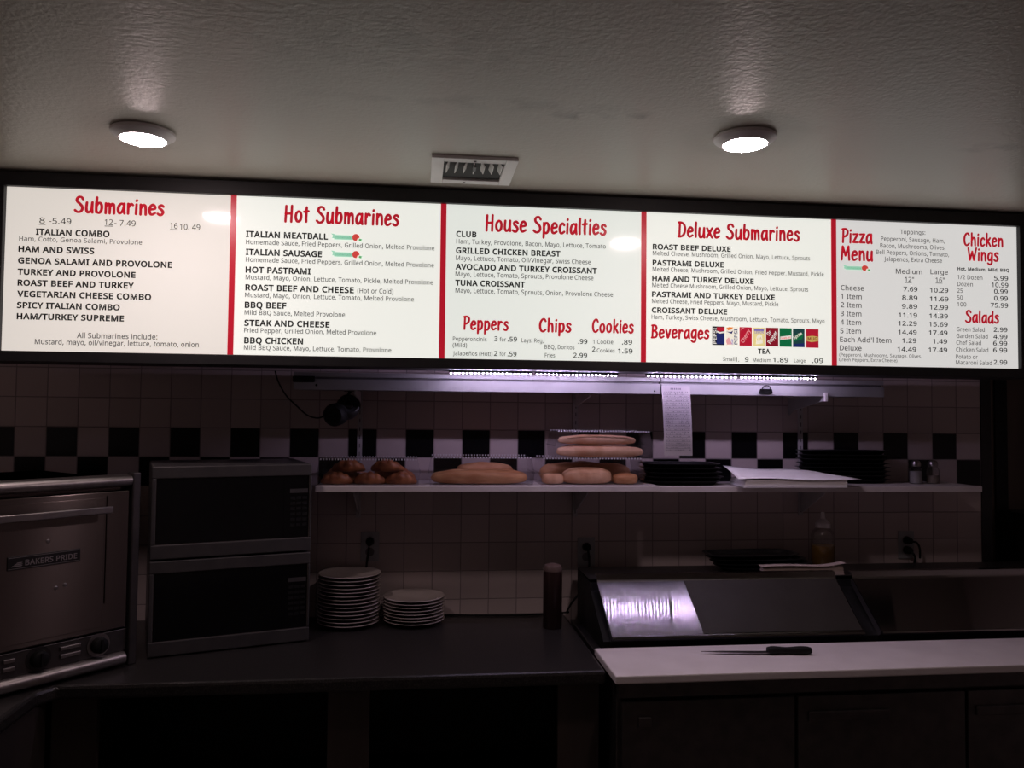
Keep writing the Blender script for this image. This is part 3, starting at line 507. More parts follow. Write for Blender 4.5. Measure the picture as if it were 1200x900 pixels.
MENU = [
 [
  ('H','Submarines',-1.0832,-0.8141,2.3145,0.0499), ('N','8',-1.1869,-1.1708,2.2759,0.0179), ('N','-5.49',-1.1585,-1.0925,2.2756,0.0179), 
  ('N','12',-0.9927,-0.9678,2.2777,0.0181), ('N','- 7.49',-0.9631,-0.8992,2.2767,0.0181), ('N','16',-0.7941,-0.7708,2.2739,0.0182), 
  ('N','10. 49',-0.764,-0.7016,2.2715,0.0183), ('B','ITALIAN COMBO',-1.1961,-0.9768,2.2397,0.0193), 
  ('R', 'Ham, Cotto, Genoa Salami, Provolone', -1.2448, -0.8781, 2.2187, 0.0144), ('B','HAM AND SWISS',-1.2457,-1.021,2.1844,0.0185), 
  ('B','GENOA SALAMI AND PROVOLONE',-1.2458,-0.7846,2.1481,0.0185), ('B','TURKEY AND PROVOLONE',-1.2459,-0.8951,2.1125,0.0185), 
  ('B','ROAST BEEF AND TURKEY',-1.2449,-0.8987,2.0783,0.0184), ('B','VEGETARIAN CHEESE COMBO',-1.245,-0.8456,2.0435,0.0184), 
  ('B','SPICY ITALIAN COMBO',-1.2446,-0.9395,2.008,0.0184), ('B','HAM/TURKEY SUPREME',-1.2441,-0.9261,1.9732,0.0184), 
  ('M','All Submarines include:',-1.0651,-0.8237,1.9178,0.0165), 
  ('M', 'Mustard, mayo, oil/vinegar, lettuce, tomato, onion', -1.1887, -0.6968, 1.8961, 0.0157), ('U','',-1.1887,-1.1681,2.2724,0.0021), 
  ('U','',-0.9926,-0.9677,2.2742,0.0021), ('U','',-0.794,-0.77,2.2704,0.0021), 
 ],
 [
  ('H','Hot Submarines',-0.4398,-0.072,2.3095,0.0534), ('B','ITALIAN MEATBALL',-0.5589,-0.2996,2.2557,0.0194), 
  ('R', 'Homemade Sauce, Fried Peppers, Grilled Onion, Melted Provolone', -0.5584, 0.0467, 2.2318, 0.0149), 
  ('B','ITALIAN SAUSAGE',-0.5583,-0.3176,2.1975,0.0194), 
  ('R', 'Homemade Sauce, Fried Peppers, Grilled Onion, Melted Provolone', -0.5578, 0.0462, 2.1749, 0.0148), 
  ('B','HOT PASTRAMI',-0.5576,-0.3526,2.1401,0.0193), 
  ('R', 'Mustard, Mayo, Onion, Lettuce, Tomato, Pickle, Melted Provolone', -0.5571, 0.0437, 2.1175, 0.0148), 
  ('B','ROAST BEEF AND CHEESE',-0.557,-0.2135,2.0827,0.0193), ('R','(Hot or Cold)',-0.2024,-0.0859,2.0835,0.0157), 
  ('R', 'Mustard, Mayo, Onion, Lettuce, Tomato, Melted Provolone', -0.5577, -0.0182, 2.0602, 0.0148), ('B','BBQ BEEF',-0.5576,-0.4272,2.0261,0.0193), 
  ('R', 'Mild BBQ Sauce, Melted Provolone', -0.5577, -0.2402, 2.0036, 0.0148), ('B','STEAK AND CHEESE',-0.5576,-0.2892,1.9683,0.0193), 
  ('R', 'Fried Pepper, Grilled Onion, Melted Provolone', -0.5577, -0.1387, 1.9464, 0.0147), ('B','BBQ CHICKEN',-0.5569,-0.3722,1.9118,0.0192), 
  ('R', 'Mild BBQ Sauce, Mayo, Lettuce, Tomato, Provolone', -0.5571, -0.0894, 1.8907, 0.0147), ('I','',-0.2898,-0.1874,2.251,0.0262), 
  ('I','',-0.2888,-0.1864,2.1947,0.0262), 
 ],
 [
  ('H','House Specialties',0.2148,0.6262,2.3031,0.0537), ('B','CLUB',0.1181,0.1857,2.2808,0.0187), 
  ('R', 'Ham, Turkey, Provolone, Bacon, Mayo, Lettuce, Tomato', 0.1184, 0.6258, 2.2575, 0.0153), 
  ('B','GRILLED CHICKEN BREAST',0.1175,0.4696,2.2254,0.0187), 
  ('R', 'Mayo, Lettuce, Tomato, Oil/Vinegar, Swiss Cheese', 0.1178, 0.5738, 2.2021, 0.0153), 
  ('B','AVOCADO AND TURKEY CROISSANT',0.1168,0.5959,2.1715,0.0186), 
  ('R', 'Mayo, Lettuce, Tomato, Sprouts, Provolone Cheese', 0.1171, 0.5837, 2.1482, 0.0153), ('B','TUNA CROISSANT',0.1168,0.35,2.1176,0.0186), 
  ('R', 'Mayo, Lettuce, Tomato, Sprouts, Onion, Provolone Cheese', 0.1178, 0.6515, 2.0937, 0.0153), ('H','Peppers',0.1457,0.2951,1.9718,0.0437), 
  ('H','Chips',0.3993,0.5077,1.9694,0.0442), ('H','Cookies',0.5801,0.7228,1.972,0.0446), ('R','Pepperoncinis',0.1113,0.2236,1.9333,0.0139), 
  ('D','3',0.2489,0.2602,1.9349,0.0159), ('R','for',0.2668,0.2882,1.9339,0.014), ('D','.59',0.2935,0.325,1.9344,0.016), 
  ('R','(Mild)',0.1109,0.1583,1.9122,0.0139), ('R','Jalapeños (Hot!)',0.1119,0.2434,1.8852,0.0139), ('D','2',0.2481,0.26,1.8857,0.0159), 
  ('R','for',0.2667,0.288,1.886,0.0139), ('D','.59',0.2934,0.3241,1.8852,0.016), ('R', 'Lays: Reg,', 0.3404, 0.4144, 1.9327, 0.014), 
  ('R', 'BBQ, Doritos', 0.418, 0.5204, 1.9122, 0.014), ('R','Fries',0.4196,0.454,1.8842,0.014), ('D','.99',0.5318,0.5639,1.9319,0.0161), 
  ('D','2.99',0.5158,0.5635,1.8846,0.0161), ('R','1 Cookie',0.5831,0.6531,1.933,0.0142), ('D','.89',0.6835,0.7188,1.9323,0.0162), 
  ('D','2',0.5805,0.5915,1.906,0.0162), ('R','Cookies',0.5969,0.6588,1.9043,0.0128), ('D','1.59',0.6692,0.7203,1.9023,0.0162), 
  ('L','',0.4183,0.4197,1.8695,0.5113), 
 ],
 [
  ('H','Deluxe Submarines',0.8792,1.3165,2.3069,0.0512), ('B','ROAST BEEF DELUXE',0.7895,1.0668,2.2615,0.0181), 
  ('R', 'Melted Cheese, Mushroom, Grilled Onion, Mayo, Lettuce, Sprouts', 0.7895, 1.3556, 2.2407, 0.0147), 
  ('B','PASTRAMI DELUXE',0.789,1.0423,2.2066,0.0181), 
  ('R', 'Melted Cheese, Mushroom, Grilled Onion, Fried Pepper, Mustard, Pickle', 0.789, 1.4063, 2.1858, 0.0147), 
  ('B','HAM AND TURKEY DELUXE',0.7878,1.1501,2.1524,0.018), 
  ('R', 'Melted Cheese Mushroom, Grilled Onion, Mayo, Lettuce, Sprouts', 0.7878, 1.3487, 2.131, 0.0147), 
  ('B','PASTRAMI AND TURKEY DELUXE',0.7873,1.2262,2.0983,0.018), 
  ('R', 'Melted Cheese, Fried Peppers, Mayo, Mustard, Pickle', 0.7873, 1.2389, 2.0764, 0.0147), ('B','CROISSANT DELUXE',0.7868,1.0541,2.0437,0.018), 
  ('R', 'Ham, Turkey, Swiss Cheese, Mushroom, Lettuce, Tomato, Sprouts, Mayo', 0.7862, 1.4083, 2.0217, 0.0146), 
  ('H','Beverages',0.7857,0.9888,1.9573,0.0438), ('B','TEA',1.1644,1.2087,1.9107,0.0168), ('R','Small',1.0387,1.0818,1.8828,0.0134), 
  ('D','1.',1.0832,1.0972,1.8816,0.0161), ('D','9',1.1174,1.1307,1.8815,0.0161), ('R','Medium',1.1461,1.2108,1.8814,0.0135), 
  ('D','1.89',1.2185,1.275,1.882,0.0162), ('R','Large',1.2963,1.3375,1.8827,0.0122), ('D','.09',1.3617,1.4025,1.8818,0.0163), 
  ('T0','',1.0006,1.045,1.937,0.0643), ('T1','',1.0478,1.0924,1.9366,0.0645), ('T2','',1.0979,1.1427,1.9363,0.0646), 
  ('T3','',1.1462,1.1905,1.9359,0.0647), ('T4','',1.1933,1.2384,1.9362,0.0649), ('T5','',1.2427,1.2873,1.9358,0.065), 
  ('T6','',1.2915,1.3342,1.9354,0.0651), ('T7','',1.3399,1.3856,1.9343,0.0653), 
 ],
 [
  ('H','Pizza',1.4741,1.5867,2.3075,0.0499), ('H','Menu',1.4697,1.5883,2.2467,0.0498), ('I','',1.4761,1.5825,2.208,0.0217), 
  ('M','Toppings:',1.6939,1.7893,2.3469,0.0155), ('R', 'Pepperoni, Sausage, Ham,', 1.6207, 1.8631, 2.3198, 0.0155), 
  ('R', 'Bacon, Mushrooms, Olives,', 1.6171, 1.8655, 2.2952, 0.0154), ('R', 'Bell Peppers, Onions, Tomato,', 1.602, 1.8791, 2.2715, 0.0154), 
  ('R', 'Jalapenos, Extra Cheese', 1.6317, 1.8518, 2.2481, 0.0154), ('M','Medium',1.6755,1.7755,2.2045,0.0174), 
  ('M','Large',1.8071,1.8741,2.2066,0.0175), ('M','12"',1.7094,1.7443,2.1766,0.0167), ('M','16"',1.8261,1.8613,2.178,0.0168), 
  ('U','',1.7093,1.7353,2.1733,0.0019), ('U','',1.8267,1.8523,2.1748,0.0019), ('M','Cheese',1.469,1.555,2.1396,0.0178), 
  ('D','7.69',1.7036,1.757,2.1423,0.0161), ('D','10.29',1.8043,1.8747,2.1413,0.0161), ('M','1 Item',1.4688,1.5467,2.1097,0.0178), 
  ('D','8.89',1.6985,1.7566,2.1114,0.0161), ('D','11.69',1.8033,1.8751,2.1103,0.0161), ('M','2 Item',1.4679,1.5458,2.0791,0.0178), 
  ('D','9.89',1.6975,1.7556,2.0805,0.016), ('D','12.99',1.803,1.8733,2.08,0.0161), ('M','3 Item',1.4671,1.5449,2.0486,0.0178), 
  ('D','11.19',1.6843,1.7546,2.0494,0.016), ('D','14.39',1.8006,1.8723,2.049,0.0161), ('M','4 Item',1.4662,1.544,2.0182,0.0178), 
  ('D','12.29',1.6827,1.7537,2.0199,0.016), ('D','15.69',1.7996,1.8712,2.0194,0.0161), ('M','5 Item',1.4654,1.5431,1.9877,0.0178), 
  ('D','14.49',1.6824,1.7527,1.9886,0.016), ('D','17.49',1.7985,1.8702,1.9892,0.0161), ('M', "Each Add'l Item", 1.4645, 1.6563, 1.9573, 0.0177), 
  ('D','1.29',1.6971,1.751,1.9589,0.016), ('D','1.49',1.8133,1.8684,1.9587,0.0161), ('M','Deluxe',1.4637,1.5447,1.9275,0.0177), 
  ('D','14.49',1.6791,1.75,1.9278,0.016), ('D','17.49',1.7965,1.8681,1.9282,0.016), 
  ('R', '(Pepperoni, Mushrooms, Sausage, Olives,', 1.4615, 1.7703, 1.9066, 0.0114), 
  ('R', 'Green Peppers, Extra Cheese)', 1.4601, 1.6781, 1.8895, 0.0114), ('H','Chicken',1.9359,2.0895,2.314,0.0457), 
  ('H','Wings',1.9519,2.0704,2.2598,0.0456), ('B', 'Hot, Medium, Mild, BBQ', 1.9111, 2.1115, 2.224, 0.011), 
  ('R','1/2 Dozen',1.9107,2.0076,2.1916,0.0149), ('D','5.99',2.0525,2.1074,2.1912,0.0163), ('R','Dozen',1.9097,1.9696,2.1669,0.0149), 
  ('D','10.99',2.0423,2.1078,2.1668,0.0163), ('R','25',1.9094,1.9302,2.1429,0.0149), ('D','0.99',2.0518,2.1053,2.1436,0.0163), 
  ('R','50',1.9084,1.9299,2.1182,0.0149), ('D','0.99',2.0514,2.1049,2.1188,0.0163), ('R','100',1.9081,1.9435,2.0936,0.0149), 
  ('D','75.99',2.0377,2.1059,2.0931,0.0163), ('R','Green Salad',1.9049,2.0135,2.0044,0.0149), ('D','2.99',2.0484,2.1018,2.0056,0.0162), 
  ('R','Garden Salad',1.9039,2.025,1.9805,0.0148), ('D','4.99',2.0467,2.1014,1.9803,0.0162), ('R','Chef Salad',1.9029,1.9988,1.9566,0.0148), 
  ('D','6.99',2.0456,2.1004,1.9562,0.0162), ('R','Chicken Salad',1.9019,2.0264,1.9315,0.0148), ('D','6.99',2.0453,2.1,1.9316,0.0162), 
  ('R','Potato or',1.9009,1.9849,1.9063,0.0148), ('R','Macaroni Salad',1.9007,2.0397,1.8857,0.0148), ('D','2.99',2.0467,2.0993,1.8882,0.0162), 
  ('H','Salads',1.94,2.0685,2.0362,0.0427), 
 ],
]


# ------------------------------------------------------------------ the room
def slab(name, x0, x1, y0, y1, z0, z1, m): 
    b = MB(); b.box(x0, x1, y0, y1, z0, z1); return struct(b.build(name, m))
WY = 3.157
slab('floor', -2.0, 3.5, -3.0, 4.3, -.06, 0, 'floor')
slab('ceiling', -2.0, 3.5, -3.0, 4.3, 2.44, 2.52, 'ceil')
slab('wall_back', -1.95, 2.374, WY, WY+.1, 0, 2.44, 'tile')
slab('wall_left', -2.05, -1.95, -3.0, 4.3, 0, 2.44, 'room')
slab('wall_right', 3.0, 3.1, -3.0, 3.2, 0, 2.44, 'tanpaint')
slab('wall_front', -2.0, 3.5, -3.1, -3.0, 0, 2.44, 'room')
slab('wall_passage', 2.2, 3.45, 4.2, 4.3, 0, 2.44, 'brown2')
slab('trim_1', 2.3745, 2.42, WY-.004, WY+.1, 0, 2.44, 'brown2')
b = MB(); b.box(2.42, 2.99, 3.50, 3.54, .02, 2.40)
d = struct(b.build('door_1', 'brown'))
b = MB(); b.box(2.70, 2.76, 3.488, 3.50, .02, 2.40); b.box(2.42, 2.70, 3.488, 3.50, 2.0, 2.06); b.build('door_stile', 'brown2', d)

# ------------------------------------------------------------------ menu board
YS = 2.65
def on(dy=0.0): return lambda u, v: (u, YS-dy, v)
sign = empty('menu_board', 'wide black-framed backlit menu board hanging across the room under the ceiling', 'sign', (0.43, 2.72, 1.84))
SO = Vector((0.43, 2.72, 1.84))
def sp(mb, name, mats, **k):
    for v in mb.bm.verts: v.co -= SO
    return mb.build(name, mats, sign, **k)
b = MB()
b.box(-1.345, 2.20, 2.632, 2.79, 2.388, 2.432); b.box(-1.345, 2.20, 2.632, 2.79, 1.840, 1.873)
b.box(-1.345, -1.286, 2.632, 2.79, 1.873, 2.388); b.box(2.143, 2.20, 2.632, 2.79, 1.873, 2.388)
sp(b, 'frame', 'blackmetal', bevel=.002)
b = MB(); b.box(-1.286, 2.143, 2.70, 2.79, 1.873, 2.388); sp(b, 'back_box', 'blackmetal')
XB = [(-.608, -.590), (.066, .085), (.749, .767), (1.434, 1.452)]
edges = [-1.286] + [x for p in XB for x in p] + [2.143]
heads = ['Submarines', 'Hot Submarines', 'House Specialties', 'Deluxe Submarines', 'Pizza Menu']
for i in range(5):
    x0, x1 = edges[2*i], edges[2*i+1]
    b = MB(); b.box(x0, x1, YS, YS+.004, 1.873, 2.388)
    pn = lab(sp(b, 'menu_panel', 'panel%d' % i), 'glowing white menu panel headed %s' % heads[i])
    ib, fb = MB(), MB()
    def G(m):
        if m not in gm: gm.append(m)
        gb.mi = gm.index(m)
    def rect(m, u0, u1, v0, v1, dy=.0012, sh=0):
        G(m); gb.quad([(u0, YS-dy, v0), (u1, YS-dy, v0), (u1+sh, YS-dy, v1), (u0+sh, YS-dy, v1)])
    def flush(mb, nm, mats, label=None):
        for v in mb.bm.verts: v.co -= SO
        o = mb.build(nm, mats, pn, recalc=False)
        if label: o['label'] = label
    for st, tx, u0, u1, z, h in MENU[i]:
        if st == 'H': hb = MB(); put_heading(hb, tx, u0, u1, z, h, on(.001)); flush(hb, 'heading_lettering', ['red'], 'red brush lettering reading %s' % tx)
        elif st == 'B': ib.mi = 0; put_text(ib, tx, u0, u1, z, h, on(.001), .034)
        elif st == 'N': ib.mi = 0; put_text(ib, tx, u0, u1, z, h, on(.001), .002)
        elif st == 'D': ib.mi = 0; put_text(ib, tx, u0, u1, z, h, on(.001), .014)
        elif st == 'M': fb.mi = 1; put_text(fb, tx, u0, u1, z, h, on(.001), .012)
        elif st == 'R': fb.mi = 0; put_text(fb, tx, u0, u1, z, h, on(.001), .011)
        elif st == 'U': ib.mi = 0; ib.quad([(u0, YS-.001, z-.001), (u1, YS-.001, z-.001), (u1, YS-.001, z+.001), (u0, YS-.001, z+.001)])
        elif st == 'L': fb.mi = 2; fb.quad([(u0, YS-.0006, z), (u1, YS-.0006, z), (u1, YS-.0006, z+h), (u0, YS-.0006, z+h)])
        elif st == 'I':      # mint ribbon with a tomato
            gb = MB(); gm = []
            W_ = u1-u0; y0 = z+.22*h; y1 = z+.80*h
            G('mint'); gb.quad([(u0+.10*W_, YS-.0012, y0), (u0+.72*W_, YS-.0012, y0), (u0+.72*W_, YS-.0012, y1), (u0+.10*W_, YS-.0012, y1)])
            for (a0, a1) in ((0, .13),):
                gb._mark([gb.bm.faces.new([gb.bm.verts.new((u0+p*W_, YS-.0013, z+q*h)) for p, q in ((0, .98), (.13, .88), (.13, .30), (.03, .40), (.06, .68))])])
            gb._mark([gb.bm.faces.new([gb.bm.verts.new((u0+p*W_, YS-.0013, z+q*h)) for p, q in ((.70, .30), (.98, .04), (.93, .22), (1.0, .34), (.72, .62))])])
            fb.mi = 1
            G('mintdark'); put_text(gb, 'Homemade', u0+.15*W_, u0+.64*W_, z+.36*h, h*.30, on(.0016), .02)
            G('tomato'); cx, cz = u0+.78*W_, z+.55*h
            gb._mark([gb.bm.faces.new([gb.bm.verts.new((cx+.115*W_*math.cos(2*PI*k/20), YS-.0018, cz+.45*h*math.sin(2*PI*k/20))) for k in range(20)])])
            G('leaf'); gb._mark([gb.bm.faces.new([gb.bm.verts.new((u0+p*W_, YS-.0021, z+q*h)) for p, q in ((.86, .20), (.94, .10), (.97, .30), (.90, .42))])])
            G('cream'); gb._mark([gb.bm.faces.new([gb.bm.verts.new((u0+p*W_, YS-.0022, z+q*h)) for p, q in ((.80, .12), (.87, .16), (.90, .50), (.84, .46))])])
            flush(gb, 'printed_emblem', gm, 'mint ribbon emblem with a red tomato')
        elif st[0] == 'T':
            gb = MB(); gm = []
            k = int(st[1]); W_ = u1-u0
            def txt(m, s, a, bz, c, hh, ang=0.0, bold=.02):
                G(m)
                ca, sa = math.cos(ang), math.sin(ang); ox, oz = u0+a*W_, z+bz*h
                put_text(gb, s, 0, c, 0, hh, lambda p, q: (ox+ca*p-sa*q, YS-.0022, oz+sa*p+ca*q), bold)
            def poly(m, P_, dy=.0016):
                G(m); gb._mark([gb.bm.faces.new([gb.bm.verts.new((u0+p*W_, YS-dy, z+q*h)) for p, q in P_])])
            if k == 0:
                rect('black', u0, u1, z, z+h); poly('navy', [(.34, .05), (.97, .05), (.97, .62), (.7, .60), (.36, .66)])
                poly('cherry', [(.36, .80), (.6, .72), (.97, .76), (.97, .96), (.36, .96)]); poly('white', [(.36, .68), (.62, .62), (.97, .66), (.97, .74), (.62, .70), (.36, .77)], .0018)
                txt('white', 'PEPSI', .32, .06, h*.86, W_*.24, PI/2)
            elif k == 1:
                rect('cream', u0, u1, z, z+h); poly('orange', [(.05, .92), (.3, .98), (.62, .97), (.5, .86), (.2, .80)]); poly('navy', [(.05, .74), (.5, .62), (.62, .80), (.4, .72)])
                poly('pink', [(.02, .30), (.28, .44), (.55, .06), (.1, .04)]); txt('navy', 'PEPSI', .95, .06, h*.82, W_*.26, PI/2); txt('lilac', 'diet', .60, .05, h*.3, W_*.16, PI/2)
            elif k == 2:
                rect('cherry', u0, u1, z, z+h); txt('pink', 'Cherry', .32, .14, h*.78, W_*.30, 1.03, .01); poly('pink', [(.05, .80), (.2, .92), (.45, .97), (.2, .97)])
            elif k == 3:
                rect('lemon', u0, u1, z, z+h); poly('lilac', [(.1, .80), (.9, .80), (.9, .93), (.1, .93)]); poly('cream', [(.25, .10), (.8, .16), (.74, .56), (.5, .66), (.3, .5)])
                txt('lilac', 'LEMON', .14, .68, W_*.72, W_*.16, 0); txt('gold', 'ADE', .34, .26, W_*.42, W_*.22, .35)
            elif k == 4:
                rect('maroon', u0, u1, z, z+h); txt('white', 'Dr', .26, .56, W_*.34, W_*.30, .9); txt('white', 'Pepper', .36, .12, h*.74, W_*.32, .98)
            elif k == 5:
                rect('green', u0, u1, z, z+h); poly('white', [(.06, .36), (.96, .44), (.96, .62), (.06, .54)]); txt('tomato', 'Canada Dry', .10, .40, W_*.82, W_*.15, .12)
            elif k == 6:
                rect('bottle', u0, u1, z, z+h); poly('navy', [(0, 0), (1, 0), (1, .22), (0, .16)]); poly('green', [(.1, .30), (.8, .44), (.9, .74), (.3, .70)]); txt('cream', 'Sprite', .12, .42, W_*.80, W_*.24, .55)
            else:
                rect('cherry', u0, u1, z, z+h); poly('gold', [(.04, .36), (.4, .30), (.96, .36), (.96, .60), (.5, .64), (.04, .60)]); txt('maroon', 'MUG', .12, .40, W_*.76, W_*.24, 0)
            flush(gb, 'drink_logo', gm, ['navy drink logo with a red and white wave', 'cream drink logo with an orange swirl', 'red drink logo with slanted script', 'yellow drink logo with a lilac band', 'dark red drink logo with slanted white words', 'green drink logo with a white band', 'dark green and navy drink logo', 'red drink logo with a gold band'][k])
    for mb, nm, mats in ((ib, 'item_lettering', ['inkblack']), (fb, 'fine_lettering', ['inkfine', 'inkgrey', 'crease'])):
        if len(mb.bm.faces):
            for v in mb.bm.verts: v.co -= SO
            mb.build(nm, mats, pn, recalc=False)
        else: mb.bm.free()
for a, c in XB:
    b = MB(); b.box(a, c, YS-.003, YS+.004, 1.873, 2.388); sp(b, 'divider_strip', 'red')

# ------------------------------------------------------------------ LED light bars under the board
def light_bar(x0, xm, x1, label):
    t = empty('light_bar', label, 'light', ((x0+x1)/2, 2.750, 1.829), 0, 'light bars under the menu board')
    ox = (x0+x1)/2
    for a, c in ((x0, xm-.005), (xm+.005, x1)):
        b = MB(); b.box(a-ox, c-ox, -.010, .012, .0042, .0105); b.build('bar_body', 'rubber', t)
        n = 21; d = MB()
        for k in range(n):
            x = a-ox + (k+.5)/n*(c-a)
            d.lathe([(.0023, .0041), (.0023, .0020), (.0016, .0006), (0, 0)], (x, -.002, 0), 7, cap=False)
        d.build('diode_row', 'led', t)
light_bar(.104, .397, .694, 'lit strip of white diodes under the menu board, above the bread boxes')
light_bar(.797, 1.136, 1.430, 'lit strip of white diodes under the menu board, above the hanging paper list')

# ------------------------------------------------------------------ ceiling fixtures
def ceiling_lamp(x, y, label):
    t = empty('ceiling_light', label, 'light', (x, y, 2.44), 0, 'round ceiling lights')
    b = MB(); b.lathe([(.078, 0), (.082, -.004), (.081, -.010), (.062, -.024), (.058, -.024), (.058, -.018), (.0, -.018)], n=40, cap=False); b.build('trim_ring', 'ring', t, smooth_=True)
    b = MB(); b.lathe([(.0575, -.021), (.052, -.026), (.040, -.030), (.018, -.033), (0, -.0335)], n=24, cap=False); b.build('diffuser', 'lamp', t, smooth_='all')
ceiling_lamp(-.742, 2.225, 'round glowing ceiling light over the first menu panel, left of the vent')
ceiling_lamp(.857, 2.03, 'round glowing ceiling light over the deluxe menu panel, right of the vent')
t = empty('ceiling_vent', 'square white air vent in the ceiling between the two round lights', 'vent', (.156, 2.425, 2.44))
b = MB(); w_, iw = .127, .090
for (x0, x1, y0, y1) in ((-w_, -iw, -w_, w_), (iw, w_, -w_, w_), (-iw, iw, -w_, -iw), (-iw, iw, iw, w_)): b.box(x0, x1, y0, y1, -.010, 0)
b.build('frame', 'vent', t, bevel=.002)
b = MB(); b.box(-.0905, .0905, -.0905, .0905, -.0015, -.0002); b.build('duct_shade_plate', 'ventshade', t)  # flat dark plate in place of a shaded duct
for k in range(7):
    x = -.078 + k*.026; s = 1 if k < 3 else -1
    b = MB(); b.box(x-.0012, x+.0012, -.089, -.015, -.020, -.002, Matrix.Rotation(.5*s if k != 3 else 0, 3, 'Y')); b.build('louver_blade', 'vent', t)
b = MB(); b.box(-.004, .004, -.1, -.06, -.026, -.018); b.build('damper_lever', 'groove', t)
for yy in (-.108, .108): b = MB(); b.lathe([(.004, -.0105), (.0035, -.0115), (0, -.012)], (-.02 if yy > 0 else 0, yy, 0), 12); b.build('screw', 'groove', t)

# ------------------------------------------------------------------ shelf standards, housing, shelves
SX = [(-.222, 'at the left end of the bread shelf'), (.625, 'behind the stacked bread boxes'), (1.567, 'right of the hanging paper list')]
for x, wh in SX:
    b = MB(); b.box(x-.009, x+.009, WY-.010, WY-.0005, 1.29, 1.835)
    o = b.build('shelf_standard', ['standard', 'groove'], None); tag(o, 'slotted metal wall standard %s' % wh, 'wall standard', 'slotted wall standards')
    b = MB()
    for k in range(17): b.box(-.0018, .0018, -.0007, .0004, -.26+k*.032, -.245+k*.032)
    b.build('slot', 'groove', o, loc=(x, WY-.0103, 1.5625))
def bracket(parent, o, x, y0, z, h, name='bracket'):
    b = MB(); b.prism([(y0, z-.012), (y0, z-.001), (WY-.0105, z-.001), (WY-.0105, z-h), (WY-.03, z-h)], 'x', x-.0025, x+.0025)
    for v in b.bm.verts: v.co -= Vector(o)
    return b.build(name, 'standard', parent)
def housing(x0, x1, label, plug=False, cap=None, brs=()):
    O = ((x0+x1)/2, 2.98, 1.771); t = empty('shelf_light_housing', label, 'light housing', O, 0, 'metal light housings under the menu board')
    def bp(mb, n, m, **k):
        for v in mb.bm.verts: v.co -= Vector(O)
        return mb.build(n, m, t, **k)
    b = MB(); b.box(x0, x1, 2.850, 2.866, 1.771, 1.8085); bp(b, 'front_face', 'housing', bevel=.0015)
    b = MB(); b.box(x0, x1, 2.853, 2.868, 1.816, 1.832); bp(b, 'upper_lip', 'housing', bevel=.0015)
    b = MB(); b.box(x0+.001, x1-.001, 2.867, 3.08, 1.775, 1.829); bp(b, 'channel_body', 'groove')
    for z in ((1.782,) if plug else (1.780, 1.799)):
        b = MB(); b.lathe([(.0035, 0), (.003, .002), (0, .0025)], (x1-.022 if plug else x0+.006, 2.8502, z), 10, (0, -1, 0)); bp(b, 'screw', 'rubber')
    if plug:
        b = MB(); b.box(-.432, -.356, 2.838, 2.8495, 1.796, 1.818); bp(b, 'end_plug', 'rubber', bevel=.004)
        b = MB(); b.lathe([(.0045, 0), (0, .003)], (-.352, 2.8502, 1.787), 10, (0, -1, 0)); bp(b, 'rivet', 'rubber')
    for x in brs: bracket(t, O, x, 2.872, 1.7745, .05)
    if cap:
        b = MB(); b.prism([(2.838, 1.752), (2.838, 1.785), (2.8495, 1.785), (2.8495, 1.752)], 'x', cap-.006, cap+.006); bp(b, 'bracket_tip', 'whiteplastic', bevel=.002)
        b = MB(); b.prism([(2.8495, 1.755), (2.8495, 1.7705), (3.146, 1.7705), (3.146, 1.70), (3.10, 1.72)], 'x', cap-.004, cap+.004); bp(b, 'bracket_arm', 'housing')
    return t
housing(-.43, .880, 'long metal light housing above the bread shelf', plug=True, brs=(-.222, .625))
housing(.884, 1.752, 'metal light housing with the paper list hanging from it', cap=1.515, brs=())
def shelf(x0, x1, y0, zt, label, brs):
    O = ((x0+x1)/2, 3.0, zt-.021); t = empty('wall_shelf', label, 'shelf', O, 0, 'white wall shelves')
    b = MB(); b.box(x0, x1, y0, WY-.011, zt-.021, zt)
    for v in b.bm.verts: v.co -= Vector(O)
    b.build('board', 'melamine', t, bevel=.002)
    for x in brs: bracket(t, O, x, y0+.05, zt-.021, .10)
    return t
shelf(-.352, .884, 2.868, 1.435, 'white wall shelf holding the clear boxes of bread', (-.222, .625))
shelf(.888, 2.190, 2.905, 1.429, 'white wall shelf holding black trays, paper stack and shakers', (1.567,))
# dark clip on the housing
o = empty('spring_clip', 'small dark spring clip on the front of the metal light housing', 'clip', (1.281, 2.848, 1.790))
b = MB(); b.prism([(-.026, -.012), (.026, -.012), (.022, .006), (-.022, .006)], 'y', -.010, .0008); b.build('jaw', 'soot', o, bevel=.003)
b = MB()
for s in (-1, 1): b.tube([(s*.016, -.004, .004), (s*.012, -.012, .014), (0, -.013, .017)], .0018)
b.build('wire_lever', 'rubber', o)

# paper list hanging from the housing
t = empty('paper_list', 'long white paper list of handwritten rows taped to the light housing', 'paper', (.935, 2.846, 1.675))
def pap(u, v):
    return (-.0535+.107*u + .010*(1-v), -.004 - .010*math.sin(v*PI)*.6 - .006*(1-v)*(1-u), -.127+.254*v)
b = MB(); b.grid(pap, 10, 18); b.build('sheet', 'listpaper', t, solid=.0004)
b = MB(); rr = random.Random(3)
def on_p(u, v, d=.0008): x, y, z = pap(u, v); return (x, y-d, z)
for k in range(27):
    v = .90-.032*k
    if v < .04: break
    b.quad([on_p(.05, v), on_p(.95, v), on_p(.95, v+.0035), on_p(.05, v+.0035)])
    u = .08
    while u < .92:
        wdt = rr.uniform(.015, .05)
        if rr.random() < .72: b.quad([on_p(u, v+.009), on_p(u+wdt, v+.009), on_p(u+wdt*.9, v+rr.uniform(.014, .022)), on_p(u, v+.018)])
        u += wdt+rr.uniform(.01, .06)
